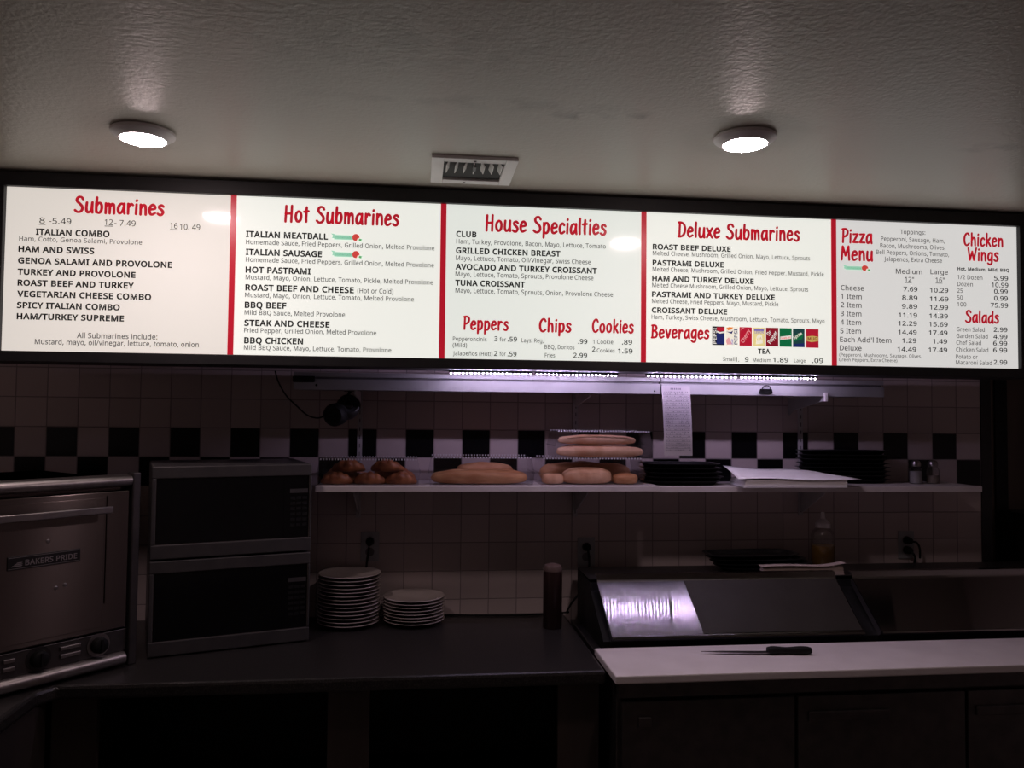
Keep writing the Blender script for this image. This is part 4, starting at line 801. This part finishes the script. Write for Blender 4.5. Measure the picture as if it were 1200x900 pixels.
for u in (.05, .20, .46, .70, .95): b.quad([on_p(u, .06), on_p(u+.008, .06), on_p(u+.008, .90), on_p(u, .90)])
for k in range(6): b.quad([on_p(.30+.065*k, .945), on_p(.345+.065*k, .945), on_p(.34+.065*k, .970), on_p(.305+.065*k, .968)])
b.build('handwriting', 'ink', t, recalc=False)

# round black device with its cable
t = empty('round_black_device', 'round black two-lobed device hanging under the left end of the light housing', 'device', (-.275, 2.95, 1.705))
b = MB(); ax = Vector((.30, -.85, .30)).normalized()
b.lathe([(0, -.03), (.036, -.03), (.043, -.022), (.043, .018), (.036, .028), (.030, .030), (.030, .024), (0, .022)], (.022, .02, .008), 28, ax, cap=False); b.build('head', 'blackplastic', t, smooth_=True)
b = MB(); b.lathe([(0, -.03), (.035, -.03), (.041, -.02), (.041, .016), (.032, .028), (0, .030)], (-.018, -.012, -.020), 28, Vector((-.25, -.9, -.1)), cap=False); b.build('body', 'rubber', t, smooth_=True)
b = MB(); b.lathe([(.018, 0), (.012, .006), (0, .009)], (.022+ax.x*.022, .02+ax.y*.022, .008+ax.z*.022), 20, ax, cap=False); b.build('lens', 'blackglass', t, smooth_=True)
b = MB(); b.tube([(.022, .02, .048), (.026, .02, .058), (.028, .02, .0655)], .006); b.box(.008, .048, .0, .04, .0645, .0655); b.build('mount', 'rubber', t)
o = MB(); o.tube([(-.505, 2.92, 1.838), (-.495, 2.93, 1.80), (-.47, 2.95, 1.752), (-.43, 2.955, 1.712), (-.395, 2.955, 1.682), (-.36, 2.955, 1.672), (-.335, 2.95, 1.679), (-.322, 2.945, 1.686)], .0028)
tag(o.build('device_cable', 'rubber', smooth_='all'), 'thin black cable sagging from the menu board to the round black device', 'cable')

# ------------------------------------------------------------------ bread boxes
def rbox(b, x0, x1, y0, y1, z0, z1, tx, ty, top=True, bottom=True):
    """open tapered shell: the end at z1 is inset by tx, ty"""
    lo = [b.bm.verts.new(p) for p in ((x0, y0, z0), (x1, y0, z0), (x1, y1, z0), (x0, y1, z0))]
    hi = [b.bm.verts.new(p) for p in ((x0+tx, y0+ty, z1), (x1-tx, y0+ty, z1), (x1-tx, y1-ty, z1), (x0+tx, y1-ty, z1))]
    for i in range(4): b.bm.faces.new((lo[i], lo[(i+1) % 4], hi[(i+1) % 4], hi[i]))
    if top: b.bm.faces.new(hi)
    if bottom: b.bm.faces.new(lo[::-1])
def clamshell(x0, x1, y0, y1, z0, z1, label):
    cx, cy = (x0+x1)/2, (y0+y1)/2; t = empty('bread_box', label, 'food box', (cx, cy, z0), 0, 'clear hinged bread boxes')
    a, c = (x1-x0)/2, (y1-y0)/2; H = z1-z0; mid = H*.44
    b = MB(); rbox(b, -a+.004, a-.004, -c+.004, c-.004, .0005, mid, -.004, -.004, top=False); b.build('box_base', 'clear', t, bevel=.0)
    b = MB(); rbox(b, -a, a, -c, c, mid+.002, H, .010, .010, bottom=False); b.build('box_lid', 'clear', t)
    b = MB()
    for (p, q, r_, s) in ((-a-.004, a+.004, -c-.004, -c+.001), (-a-.004, a+.004, c-.001, c+.004), (-a-.004, -a+.001, -c, c), (a-.001, a+.004, -c, c)): b.box(p, q, r_, s, mid-.001, mid+.002)
    b.build('rim', 'clear', t)
    b = MB(); n = 34
    for k in range(n):
        x = -a+.014 + (2*a-.028)*k/(n-1)
        for yy in (-c+.010, c-.010): b.box(x-.0022, x+.0022, yy-.004, yy+.003, H-.004, H+.0012)
    b.build('ridge_glint', 'ridge_glint', t)  # white beads put the dotted highlights into the ridge's colour
    return t
BX = [clamshell(-.353, .010, 2.895, 3.09, 1.435, 1.528, 'clear plastic box of dark croissants at the left end of the shelf'),
      clamshell(.043, .424, 2.895, 3.09, 1.435, 1.536, 'clear plastic box of one long sub roll, middle of the shelf'),
      clamshell(.446, .836, 2.895, 3.09, 1.435, 1.534, 'clear plastic box of short rolls under the stacked box'),
      clamshell(.500, .866, 2.895, 3.09, 1.5355, 1.634, 'clear plastic box of two sub rolls, on top of another box')]
def loaf(name, L_, W_, H, m, label, loc, rotz=0, seed=0, slash=True, group='bread rolls in the clear boxes', taper=.35):
    b = MB(); nu, nv = 40, 20; rings = []
    for i in range(nu+1):
        s = -1+2*i/nu; k = (1-abs(s)**(3.2))**.5 if abs(s) < 1 else 0
        k = max(k, .0); wv = 1-taper*.25*abs(s)
        ring = []
        for j in range(nv):
            a = 2*PI*j/nv; ca, sa = math.cos(a), math.sin(a)
            y = W_/2*math.copysign(abs(ca)**.8, ca)*k*wv
            z = H*.5+H/2*math.copysign(abs(sa)**(.8 if sa > 0 else .45), sa)*(k if sa > 0 else k**.5)
            n = noise.noise(Vector((s*L_*12, y*25, z*25+seed*3.1)))
            z += n*H*.07*max(0, sa); y += n*W_*.04
            if slash and sa > .2 and abs(s) < .8:
                z -= H*.10*math.exp(-((ca-.15*math.sin(s*5+seed))/.18)**2)
            ring.append((s*L_/2, y, max(z, 0)))
        rings.append(ring)
    V = [[b.bm.verts.new(p) for p in r_] for r_ in rings[1:-1]]
    e0 = b.bm.verts.new((-L_/2, 0, H*.42)); e1 = b.bm.verts.new((L_/2, 0, H*.42))
    for A, B in zip(V, V[1:]):
        for j in range(nv): b.bm.faces.new((A[j], A[(j+1) % nv], B[(j+1) % nv], B[j]))
    for j in range(nv):
        b.bm.faces.new((e0, V[0][(j+1) % nv], V[0][j])); b.bm.faces.new((e1, V[-1][j], V[-1][(j+1) % nv]))
    o = b.build(name, m, None, smooth_='all', loc=loc, rotz=rotz)
    return tag(o, label, 'bread', group)
ZS = 1.4362
loaf('sub_roll', .358, .095, .054, 'bread', 'long golden sub roll lying alone at the front of the middle box', (.228, 2.952, ZS), 0, 1)
loaf('sub_roll', .22, .075, .075, 'bread', 'shorter sub roll lying behind the long roll in the middle box', (.255, 3.040, ZS+.001), .03, 2)
loaf('sub_roll', .085, .06, .040, 'bread2', 'pale stubby roll at the left end of the lower stacked box', (.500, 2.945, ZS), .2, 3, False)
loaf('sub_roll', .190, .080, .062, 'bread2', 'plump pale roll in the middle of the lower stacked box', (.628, 2.950, ZS), 0, 4, False, taper=.1)
loaf('sub_roll', .095, .066, .042, 'bread', 'short roll at the right end of the lower stacked box', (.774, 2.945, ZS), -.1, 5)
loaf('sub_roll', .36, .080, .078, 'bread', 'long roll lying at the back of the lower stacked box', (.640, 3.035, ZS), 0, 6)
loaf('sub_roll', .335, .085, .044, 'bread2', 'lower of the two long sub rolls in the top box', (.678, 2.950, 1.5367), 0, 7)
loaf('sub_roll', .300, .080, .036, 'bread2', 'upper of the two long sub rolls in the top box', (.668, 2.956, 1.5820), .01, 8, False)
def croissant(label, loc, rotz, s=1.0, seed=0):
    b = MB(); nu, nv = 44, 16; V = []
    for i in range(nu+1):
        t_ = -1+2*i/nu; a = t_*1.15; R_ = .085*s
        c = Vector((R_*math.sin(a), R_*(1-math.cos(a))*.9, 0)); tx = Vector((math.cos(a), math.sin(a), 0)); nx = Vector((-tx.y, tx.x, 0))
        r = s*.032*(max(1-abs(t_)**1.6, 0)**.75*.88+.08)*(1+.13*abs(math.sin(t_*9.5+seed)))
        V.append([b.bm.verts.new(c + nx*r*math.cos(2*PI*j/nv) + Vector((0, 0, r*.95+r*math.sin(2*PI*j/nv)*.95))) for j in range(nv)])
    for A, B in zip(V, V[1:]):
        for j in range(nv): b.bm.faces.new((A[j], A[(j+1) % nv], B[(j+1) % nv], B[j]))
    b.bm.faces.new(V[0]); b.bm.faces.new(V[-1])
    return tag(b.build('croissant', 'croissant', None, smooth_='all', loc=loc, rotz=rotz), label, 'bread', 'croissants in the left box')
croissant('dark brown croissant, front left in the leftmost clear box', (-.283, 2.9265, ZS), .05, .72, 0)
croissant('dark brown croissant, front centre in the leftmost clear box', (-.170, 2.9265, ZS), -.05, .72, 1)
croissant('dark brown croissant, front right in the leftmost clear box', (-.057, 2.9265, ZS), .05, .72, 2)
croissant('dark brown croissant, back left in the leftmost clear box', (-.262, 3.012, ZS), .04, 1.02, 3)
croissant('dark brown croissant, back right in the leftmost clear box', (-.088, 3.012, ZS), -.04, 1.02, 4)
croissant('dark brown croissant on top of others, left end of the leftmost clear box', (-.245, 2.950, ZS+.043), .1, .74, 5)
croissant('dark brown croissant on top of others, right end of the leftmost clear box', (-.110, 2.950, ZS+.043), -.1, .74, 6)

# ------------------------------------------------------------------ black trays, paper stacks, shakers on the right shelf
def tray(w_, d_, h, label, loc, rotz=0, group=None, m='blackplastic', name='black_tray'):
    b = MB(); n = 28
    def ring(k, z, e=4.0):
        R = []
        for i in range(n):
            a = 2*PI*i/n; ca, sa = math.cos(a), math.sin(a)
            R.append(b.bm.verts.new((k*w_/2*math.copysign(abs(ca)**(2/e), ca), (d_/2-(1-k)*w_/2)*math.copysign(abs(sa)**(2/e), sa), z)))
        return R
    rs = [ring(.86, 0), ring(.93, h*.75), ring(1, h*.92), ring(1, h), ring(.92, h), ring(.86, h*.25)]
    for A, B in zip(rs, rs[1:]):
        for i in range(n): b.bm.faces.new((A[i], A[(i+1) % n], B[(i+1) % n], B[i]))
    b.bm.faces.new(rs[0]); b.bm.faces.new(rs[-1])
    o = b.build(name, m, None, smooth_=True, loc=loc, rotz=rotz)
    return tag(o, label, 'tray', group)
for k in range(5):
    tray(.30+.008*(k % 2), .19, .016, 'shallow black tray, %s of five stacked beside the paper stack' % ORD[4-k], (1.010+.004*((k*3) % 4), 3.03, 1.4292+.0165*k), .02*((k % 3)-1), 'black trays beside the paper stack')
for k in range(8):
    w_ = .385 if k < 4 else .375
    tray(w_, .125, .016, 'black takeout container, %s of eight stacked beside the shakers' % ORD[7-k], (1.712, 3.082, 1.4292+.0165*k), .0, 'black containers beside the shakers')
# stack of deli paper: loose top sheets and block
t = empty('paper_stack', 'thick stack of white deli paper sheets on the right shelf', 'paper', (1.405, 2.938, 1.4292))
b = MB(); rr = random.Random(9)
for k in range(9):
    j = [rr.uniform(-.005, .005) for _ in range(4)]
    b.box(-.200+j[0]+.012*(k/8), .205+j[1]*.4, -.072+j[2]*.5, .072, .0031*k, .0031*k+.0030)
b.build('sheets', 'paper', t)
def top(u, v):
    x = -.225+.455*u; y = -.080+.152*v
    z = .0318 + .030*v*(1-.75*u**3) + .010*math.exp(-(u/.2)**2)*v + .003*math.sin(u*7+v*3)
    if u > .8: x += .03*(u-.8)*5*(1-v); z -= .003*(u-.8)*5
    return (x, y, z)
b = MB(); b.grid(top, 16, 8); lab(b.build('top_sheet', 'paper', t, smooth_='all', solid=.0006), 'curled top sheets overhanging the stack')
def shaker(x, y, fill, fm, label):
    t = empty('shaker', label, 'shaker', (x, y, 1.4292), 0, 'salt and pepper shakers')
    b = MB(); b.lathe([(0, .0005), (.023, .0005), (.0245, .004), (.0245, .052), (.021, .062), (.017, .068), (.017, .072)], n=10, cap=False); b.build('glass_body', 'glass', t)
    b = MB(); b.lathe([(.022, .003), (.0225, .005), (.0225, fill)], n=20); b.build('contents', fm, t)
    b = MB(); b.lathe([(.018, .070), (.019, .072), (.019, .082), (.016, .090), (.007, .095), (0, .0955)], n=24); b.build('metal_cap', 'oventrim', t, smooth_=True)
shaker(1.998, 3.035, .050, 'salt', 'glass salt shaker with metal cap, left of the pepper shaker')
shaker(2.072, 3.035, .034, 'pepper', 'glass pepper shaker with metal cap, right of the salt shaker')

# ------------------------------------------------------------------ outlets and cords
def outlet(x, z, label, cord, clabel):
    t = empty('wall_outlet', label, 'outlet', (x, WY-.0003, z), 0, 'wall outlets above the counter')
    b = MB(); b.box(-.035, .035, -.005, 0, -.057, .057); b.build('cover_plate', 'outlet', t, bevel=.002)
    for s in (-1, 1):
        b = MB(); b.lathe([(.017, .0051), (.0165, .007), (0, .007)], (0, 0, s*.020), 20, (0, -1, 0)); b.build('socket', 'groove', t)
    b = MB(); b.lathe([(.003, .0051), (0, .0065)], (0, 0, 0), 10, (0, -1, 0)); b.build('screw', 'standard', t)
    for k, (sz, path) in enumerate(cord):
        c = empty('power_cord', clabel[k], 'cord', (x, WY-.0075, z+sz))
        b = MB(); b.lathe([(.015, .0), (.016, .006), (.013, .026), (.008, .032), (0, .033)], (0, 0, 0), 18, (0, -1, 0)); b.build('plug', 'rubber', c, smooth_=True)
        b = MB(); b.tube(path, .0042); b.build('cable', 'rubber', c, smooth_='all')
outlet(-.176, 1.178, 'grey wall outlet with one plug, above the plate stacks',
       [(.020, [(0, -.028, -.004), (-.003, -.034, -.03), (-.010, -.030, -.09), (-.014, -.022, -.17), (-.012, -.016, -.279)])],
       ['black power cord plugged in above the tall plate stack'])
outlet(.672, 1.150, 'dim wall outlet between the sauce bottle and the prep table',
       [(.020, [(0, -.028, -.004), (.004, -.036, -.05), (.000, -.032, -.10), (-.020, -.026, -.16), (-.062, -.020, -.215), (-.082, -.022, -.251)])],
       ['black power cord plugged in left of the prep table'])
outlet(2.030, 1.165, 'wall outlet with two plugs at the right end of the tiled wall',
       [(.020, [(0, -.028, -.002), (.018, -.040, -.004), (.034, -.036, -.03), (.040, -.028, -.07)]), (-.020, [(0, -.028, -.002), (.008, -.038, -.014), (.016, -.032, -.034), (.014, -.024, -.060)])],
       ['upper of two black power cords in the right outlet', 'lower of two black power cords in the right outlet'])
b = MB(); b.tube([(.06, 3.12, .919), (.16, 3.12, .919), (.27, 3.105, .919), (.40, 3.10, .919), (.50, 3.11, .919), (.60, 3.13, .919)], .0035)
tag(b.build('counter_cable', 'rubber', smooth_='all'), 'thin black cable lying along the back of the counter', 'cable')

# ------------------------------------------------------------------ counter
t = empty('open_cabinet', 'dark open-front cabinet under the speckled worktop', 'cabinet', (-.7, 2.8, 0))
O = Vector((-.7, 2.8, 0))
def cp(mb, n, m, **k):
    for v in mb.bm.verts: v.co -= O
    return mb.build(n, m, t, **k)
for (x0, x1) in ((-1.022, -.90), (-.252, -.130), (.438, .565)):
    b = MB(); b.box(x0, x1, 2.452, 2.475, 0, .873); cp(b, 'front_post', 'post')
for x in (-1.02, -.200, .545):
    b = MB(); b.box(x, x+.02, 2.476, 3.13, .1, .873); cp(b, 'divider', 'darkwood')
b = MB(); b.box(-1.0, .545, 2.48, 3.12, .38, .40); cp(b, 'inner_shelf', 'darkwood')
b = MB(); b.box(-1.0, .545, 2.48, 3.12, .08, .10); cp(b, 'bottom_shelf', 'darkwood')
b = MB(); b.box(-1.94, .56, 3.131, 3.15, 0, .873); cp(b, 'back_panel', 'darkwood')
b = MB(); b.box(-1.055, -1.035, 1.62, 2.445, 0, .873); b.box(-1.92, -1.055, 1.62, 1.64, 0, .873); cp(b, 'side_panel', 'darkwood')
b = MB(); b.prism([(-1.945, 1.60), (-1.030, 1.60), (-1.030, 2.372), (-1.00, 2.418), (.580, 2.418), (.580, 3.153), (-1.945, 3.153)], 'z', .874, .915)
tag(b.build('worktop', 'counter', bevel=.010), 'dark speckled laminate worktop along the tiled wall', 'countertop')

# ------------------------------------------------------------------ plates
plate = None
def place_plate(x, y, z, label, group):
    global plate
    if plate is None:
        b = MB(); b.lathe([(0, .002), (.055, .002), (.058, 0), (.063, 0), (.066, .0035), (.098, .0135), (.1125, .0165), (.1135, .0178), (.112, .0190), (.098, .0165), (.066, .0065), (0, .0055)], n=56, cap=False)
        plate = b.build('dinner_plate', 'plate', smooth_=True); o = plate
    else: o = plate.copy(); C.objects.link(o)
    o.location = (x, y, z); o.rotation_euler.z = rnd.uniform(0, 6)
    return tag(o, label, 'plate', group)
N1, N2 = 14, 8
for k in range(N1):
    place_plate(-.241+rnd.uniform(-.002, .002), 3.028+rnd.uniform(-.002, .002), .9155+k*.0132, 'white plate, %s in the tall stack of fourteen beside the microwaves' % ('topmost' if k == N1-1 else 'bottom plate' if k == 0 else ORD[N1-1-k]+' from the top'), 'plates in the tall stack')
for k in range(N2):
    place_plate(-.005+rnd.uniform(-.002, .002), 3.036+rnd.uniform(-.002, .002), .9155+k*.0118, 'white plate, %s in the short stack of eight' % ('topmost' if k == N2-1 else 'bottom plate' if k == 0 else ORD[N2-1-k]+' from the top'), 'plates in the short stack')

# sauce bottle
t = empty('sauce_bottle', 'dark red-brown cylindrical sauce bottle standing on the counter', 'bottle', (.499, 2.925, .9155))
b = MB(); b.lathe([(.033, 0), (.035, .004), (.035, .200), (.033, .206)], n=32); b.build('body', 'sauce', t, smooth_=True)
b = MB(); b.lathe([(.0345, .206), (.0345, .217), (.030, .226), (.014, .232), (0, .233)], n=32); b.build('cap', 'saucecap', t, smooth_=True)

# ------------------------------------------------------------------ microwaves
def microwave(label, o, z, H):
    t = empty('microwave', label, 'microwave', (o[0], o[1], z), math.atan2(.162, .474), 'grey microwaves')
    b = MB(); b.box(.0, .500, .022, .345, .006, H); b.build('case', 'mwface', t, bevel=.006)
    for x in (.04, .46):
        for y in (.05, .31): b = MB(); b.lathe([(.012, 0), (.013, .008)], (x, y, 0), 14); b.build('foot', 'rubber', t)
    lo, hi = .049 if H > .28 else .049, H-.040
    b = MB(); b.box(0, .500, 0, .021, .004, lo); b.box(0, .500, 0, .021, hi, H-.001); b.box(0, .013, 0, .021, lo, hi); b.box(.493, .500, 0, .021, lo, hi); b.build('face_frame', 'mwface', t, bevel=.003)
    b = MB(); b.box(.0132, .408, .004, .020, lo+.0003, hi-.0003); d = b.build('door', 'blackglass', t)
    b = MB(); b.box(.4085, .4928, .004, .020, lo+.0003, hi-.0003); p = b.build('control_panel', 'blackglass', t)
    b = MB(); b.box(.428, .488, .0030, .0042, hi-.058, hi-.044); b.build('display', 'mwface', p)
    b = MB()
    for r_ in range(6):
        for c in range(3): b.box(.430+c*.020, .446+c*.020, .0034, .0041, hi-.080-r_*.018, hi-.070-r_*.018)
    b.build('button', 'blackplastic', p)
    b = MB(); b.box(.0125, .0139, .002, .0045, lo, hi); b.box(.4915, .4935, .002, .0045, lo, hi); b.box(.013, .493, .002, .0045, lo-.001, lo+.001); b.build('chrome_edge', 'oventrim', t)
microwave('grey microwave on the counter beneath another microwave', (-.830, 2.652), .9155, .302)
microwave('grey microwave stacked on top of another microwave', (-.8295, 2.6522), 1.2185, .298)

# ------------------------------------------------------------------ oven
t = empty('countertop_oven', 'stainless steel countertop oven angled in the left corner', 'oven', (-.873, 2.597, .9155), math.radians(48))
# local x runs along the front (0 = right corner, negative = left), y goes into the corner
b = MB(); b.box(-.66, .018, .03, .62, .012, .562); b.build('body', 'oven', t, bevel=.003)
for x in (-.62, -.02):
    for y in (.06, .58): b = MB(); b.lathe([(.016, 0), (.018, .012)], (x, y, 0), 14); b.build('foot', 'rubber', t)
b = MB(); b.box(.002, .028, -.008, .03, .0, .585); b.build('corner_post', 'darksteel', t, bevel=.004)
b = MB(); b.lathe([(.017, 0), (.017, .655)], (-.655, .006, .561), 20, (1, 0, 0)); b.box(-.655, 0, .006, .06, .545, .578); b.build('top_rail', 'oventrim', t, smooth_=True)
b = MB(); b.box(-.655, -.003, .0, .028, .118, .532); dr = b.build('door', 'oven', t, bevel=.003)
b = MB(); b.box(-.64, -.0801, -.0022, -.0002, .133, .515); b.box(-.074, -.0705, -.004, -.0002, .200, .520); b.build('door_seam', 'oven', dr, bevel=.0008)
b = MB(); b.tube([(-.60, -.003, .482), (-.60, -.042, .482)], .006); b.tube([(-.10, -.003, .482), (-.10, -.042, .482)], .006); b.box(-.63, -.079, -.050, -.040, .473, .493); b.build('handle', 'oventrim', dr, bevel=.003, smooth_=True)
for (x, z) in ((-.24, .405), (-.215, .27), (-.19, .275)): b = MB(); b.lathe([(.006, 0), (.004, .0012), (0, .0015)], (x, -.0025, z), 12, (0, -1, 0)); b.build('rivet', 'oventrim', dr)
b = MB(); b.box(-.345, -.150, -.0052, -.0023, .337, .374); npl = b.build('nameplate', 'brass', dr, bevel=.001)
b = MB(); put_text(b, 'BAKERS PRIDE', -.300, -.160, .347, .015, lambda u, v: (u, -.0058, v), .02)
for k in range(3): b.quad([(-.336+k*.006, -.0058, .346+k*.004), (-.310, -.0058, .346+k*.004), (-.306, -.0058, .349+k*.004), (-.332+k*.006, -.0058, .349+k*.004)])
b.quad([(-.343, -.0056, .340), (-.152, -.0056, .340), (-.152, -.0056, .3412), (-.343, -.0056, .3412)]); b.quad([(-.343, -.0056, .3700), (-.152, -.0056, .3700), (-.152, -.0056, .3712), (-.343, -.0056, .3712)])
lab(b.build('nameplate_lettering', 'lettersteel', npl, recalc=False), 'raised letters reading BAKERS PRIDE')
b = MB(); b.box(-.655, .0, .004, .028, .046, .112); pn = b.build('control_strip', 'darksteel', t, bevel=.002)
for x in (-.253, -.085):
    b = MB(); b.lathe([(.034, .0), (.034, .002)], (x, .004, .080), 28, (0, -1, 0)); b.build('dial_plate', 'oventrim' if x > -.1 else 'brass', pn, smooth_=True)
    b = MB(); b.lathe([(.024, .002), (.022, .018), (.016, .022), (0, .022)], (x, .004, .080), 28, (0, -1, 0)); b.box(x-.003, x+.003, -.021, -.017, .062, .098); b.build('knob', 'rubber', pn, smooth_=True)
for x0, x1, dz in ((-.196, -.138, .066), (-.196, -.138, .088), (-.345, -.315, .064), (-.345, -.315, .086)):
    b = MB(); b.box(x0, x1, -.002, .0038, dz, dz+.011); b.build('indicator_plate', 'oventrim', pn, bevel=.002)
b = MB(); b.lathe([(.020, 0), (.020, .645)], (-.655, .0, .026), 20, (1, 0, 0)); b.box(-.655, -.01, 0, .03, .008, .044); b.build('bottom_rail', 'oventrim', t, smooth_=True)

# ------------------------------------------------------------------ sandwich prep table
X0, X1 = .600, 2.86
t = empty('sandwich_prep_table', 'stainless steel refrigerated sandwich prep table with two sloped lids', 'prep table', (X0, 2.36, 0))
O = Vector((X0, 2.36, 0))
def pp(mb, n, m, parent=t, **k):
    for v in mb.bm.verts: v.co -= O
    return mb.build(n, m, parent, **k)
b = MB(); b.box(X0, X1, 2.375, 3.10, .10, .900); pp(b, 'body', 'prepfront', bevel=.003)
for x in (X0+.08, X1-.08):
    for y in (2.44, 3.06):
        b = MB(); b.lathe([(.028, 0), (.028, .02), (.016, .03), (.016, .11)], (x, y, 0), 16); pp(b, 'caster', 'rubber')
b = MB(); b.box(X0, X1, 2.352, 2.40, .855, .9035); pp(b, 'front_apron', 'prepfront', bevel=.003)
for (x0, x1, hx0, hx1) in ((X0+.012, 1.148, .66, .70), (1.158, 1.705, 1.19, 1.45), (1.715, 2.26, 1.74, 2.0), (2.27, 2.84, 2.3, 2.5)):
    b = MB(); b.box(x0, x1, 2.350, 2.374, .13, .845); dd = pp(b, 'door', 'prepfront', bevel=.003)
    b = MB(); b.box(hx0, hx1, 2.342, 2.352, .770, .800)
    for v in b.bm.verts: v.co -= O
    b.build('handle', 'darksteel', dd, bevel=.003)
b = MB(); b.prism([(2.66, .9005), (2.66, .935), (2.868, 1.060), (2.875, 1.085), (3.105, 1.095), (3.105, .9005)], 'x', X0+.028, X1); pp(b, 'raised_rail', 'rubber')
b = MB(); b.box(X0+.028, X1, 2.880, 3.108, 1.0955, 1.0985); pp(b, 'rear_ledge', 'prepfront')
prof = [(2.640, .941), (2.633, .943), (2.630, .949), (2.633, .9545), (2.638, .9545), (2.8243, 1.0975), (2.829, 1.1035), (2.835, 1.1227), (2.853, 1.1245), (2.853, 1.119)]
def lid(x0, x1, panel=None, taper=0):
    b = MB()
    inner = [(2.849, 1.1200), (2.837, 1.119), (2.833, 1.1015), (2.8263, 1.094), (2.641, .9525), (2.6365, .952), (2.634, .9485), (2.636, .946), (2.641, .944)]
    vs = b.prism(prof + inner, 'x', x0, x1)
    if taper:
        for v in vs:
            if v.co.x < x0+.01: v.co.x -= taper*(v.co.y-2.62)/.21
    l = pp(b, 'lid', 'lid')
    if panel:
        b = MB(); b.prism([(2.642, .9602), (2.8233, 1.0997), (2.8243, 1.0979), (2.643, .9582)], 'x', panel, x1-.004)  # panel whose dark colour paints the unlit part of the lid's reflection
        for v in b.bm.verts:
            if v.co.x < panel+.01 and v.co.y < 2.7: v.co.x += .008
            v.co -= O
        lab(b.build('dark_reflection_panel', 'darkreflection', l), 'lid panel coloured dark where the diode reflection stops')
    for xx in (x0, x1-.003):
        b = MB(); b.prism([(2.645, .944), (2.645, .9525), (2.827, 1.092), (2.837, 1.0945), (2.837, 1.0745), (2.66, .935)], 'x', xx, xx+.003)
        for v in b.bm.verts: v.co -= O
        b.build('lid_side', 'steel', l)
    return l
lid(.653, 1.541, .962, .010); lid(1.606, 2.80)

# cutting board, knife
b = MB(); b.box(.586, 2.84, 2.326, 2.612, .9042, .9285)
tag(b.build('cutting_board', 'board', bevel=.004), 'long white plastic cutting board along the front of the prep table', 'cutting board')
t = empty('knife', 'black-handled knife with a dark narrow blade lying on the white cutting board', 'knife', (1.095, 2.503, .929), -.085)
b = MB(); pts = [(-.180, .004), (-.12, -.006), (-.03, -.012), (.035, -.014), (.035, .008), (-.03, .008), (-.12, .008)]
b.prism(pts, 'z', .006, .0078); b.build('blade', 'knifesteel', t)
b = MB(); n = 14; R = []
for i in range(13):
    s = i/12; x = .033+.142*s; k = .0125*(1+.12*math.sin(s*PI*3+.5))*(.82 if i in (0, 12) else 1)
    R.append([b.bm.verts.new((x, k*1.05*math.cos(2*PI*j/n)-.003, .0125+k*.95*math.sin(2*PI*j/n))) for j in range(n)])
for A, B in zip(R, R[1:]):
    for j in range(n): b.bm.faces.new((A[j], A[(j+1) % n], B[(j+1) % n], B[j]))
b.bm.faces.new(R[0]); b.bm.faces.new(R[-1]); b.build('handle', 'rubber', t, smooth_=True)

# ------------------------------------------------------------------ things on the rear ledge
ZL = 1.099
for k in range(4):
    tray(.40-.01*k, .165, .016, 'black tray, %s of four stacked on the ledge behind the left lid' % ORD[3-k], (1.355-.02*k, 3.018, ZL+.0165*k), .03*(k-1), 'black trays on the prep table ledge')
t = empty('notepad', 'tan dog-eared pad of paper lying on black trays behind the left lid', 'notepad', (1.42, 2.965, ZL+.0595))
t.location = (1.447, 2.905, ZL+.0005)
b = MB()
for k in range(7): b.box(-.158+.002*(k % 3), .160-.003*(k % 2), -.020+.001*k, .015, .0048*k, .0048*k+.0042)
b.build('page_block', 'card', t)
b = MB(); b.grid(lambda u, v: (-.165+.33*u, -.022+.038*v, .0345+.010*max(0, u-.75)*4*u+.002*math.sin(u*6)), 14, 3); b.build('cover', 'card', t, solid=.0008)
t = empty('oil_bottle', 'clear bottle of yellow oil with white cap behind the prep table lids', 'bottle', (1.612, 3.055, ZL))
b = MB(); b.lathe([(0, .001), (.043, .001), (.046, .006), (.046, .125), (.040, .140), (.026, .152), (.026, .160)], n=32, cap=False); b.build('glass_body', 'clear', t, smooth_=True)
b = MB(); b.lathe([(.041, .004), (.044, .008), (.044, .085)], n=32); b.build('oil', 'oil', t, smooth_=True)
b = MB(); b.lathe([(.029, .155), (.029, .172), (.022, .180), (.010, .190), (.007, .215), (0, .216)], n=28); b.build('cap', 'whiteplastic', t, smooth_=True)

# ------------------------------------------------------------------ steel cabinet beyond the doorway
t = empty('storage_cabinet', 'dark grey metal cabinet in the passage right of the tiled wall', 'cabinet', (2.95, 3.30, 0))
b = MB(); b.box(-.24, .30, 0, .18, .05, 1.27); b.build('case', 'darksteel', t, bevel=.004)
b = MB(); b.box(-.225, .29, -.012, -.0005, .09, 1.25); dd = b.build('door', 'darksteel', t, bevel=.002)
b = MB(); b.tube([(-.19, -.0125, .70), (-.19, -.04, .71), (-.19, -.04, .86), (-.19, -.0125, .87)], .006); b.build('handle', 'oventrim', dd, smooth_='all')
b = MB(); b.box(-.23, .29, .01, .17, 0, .05); b.build('plinth', 'rubber', t)
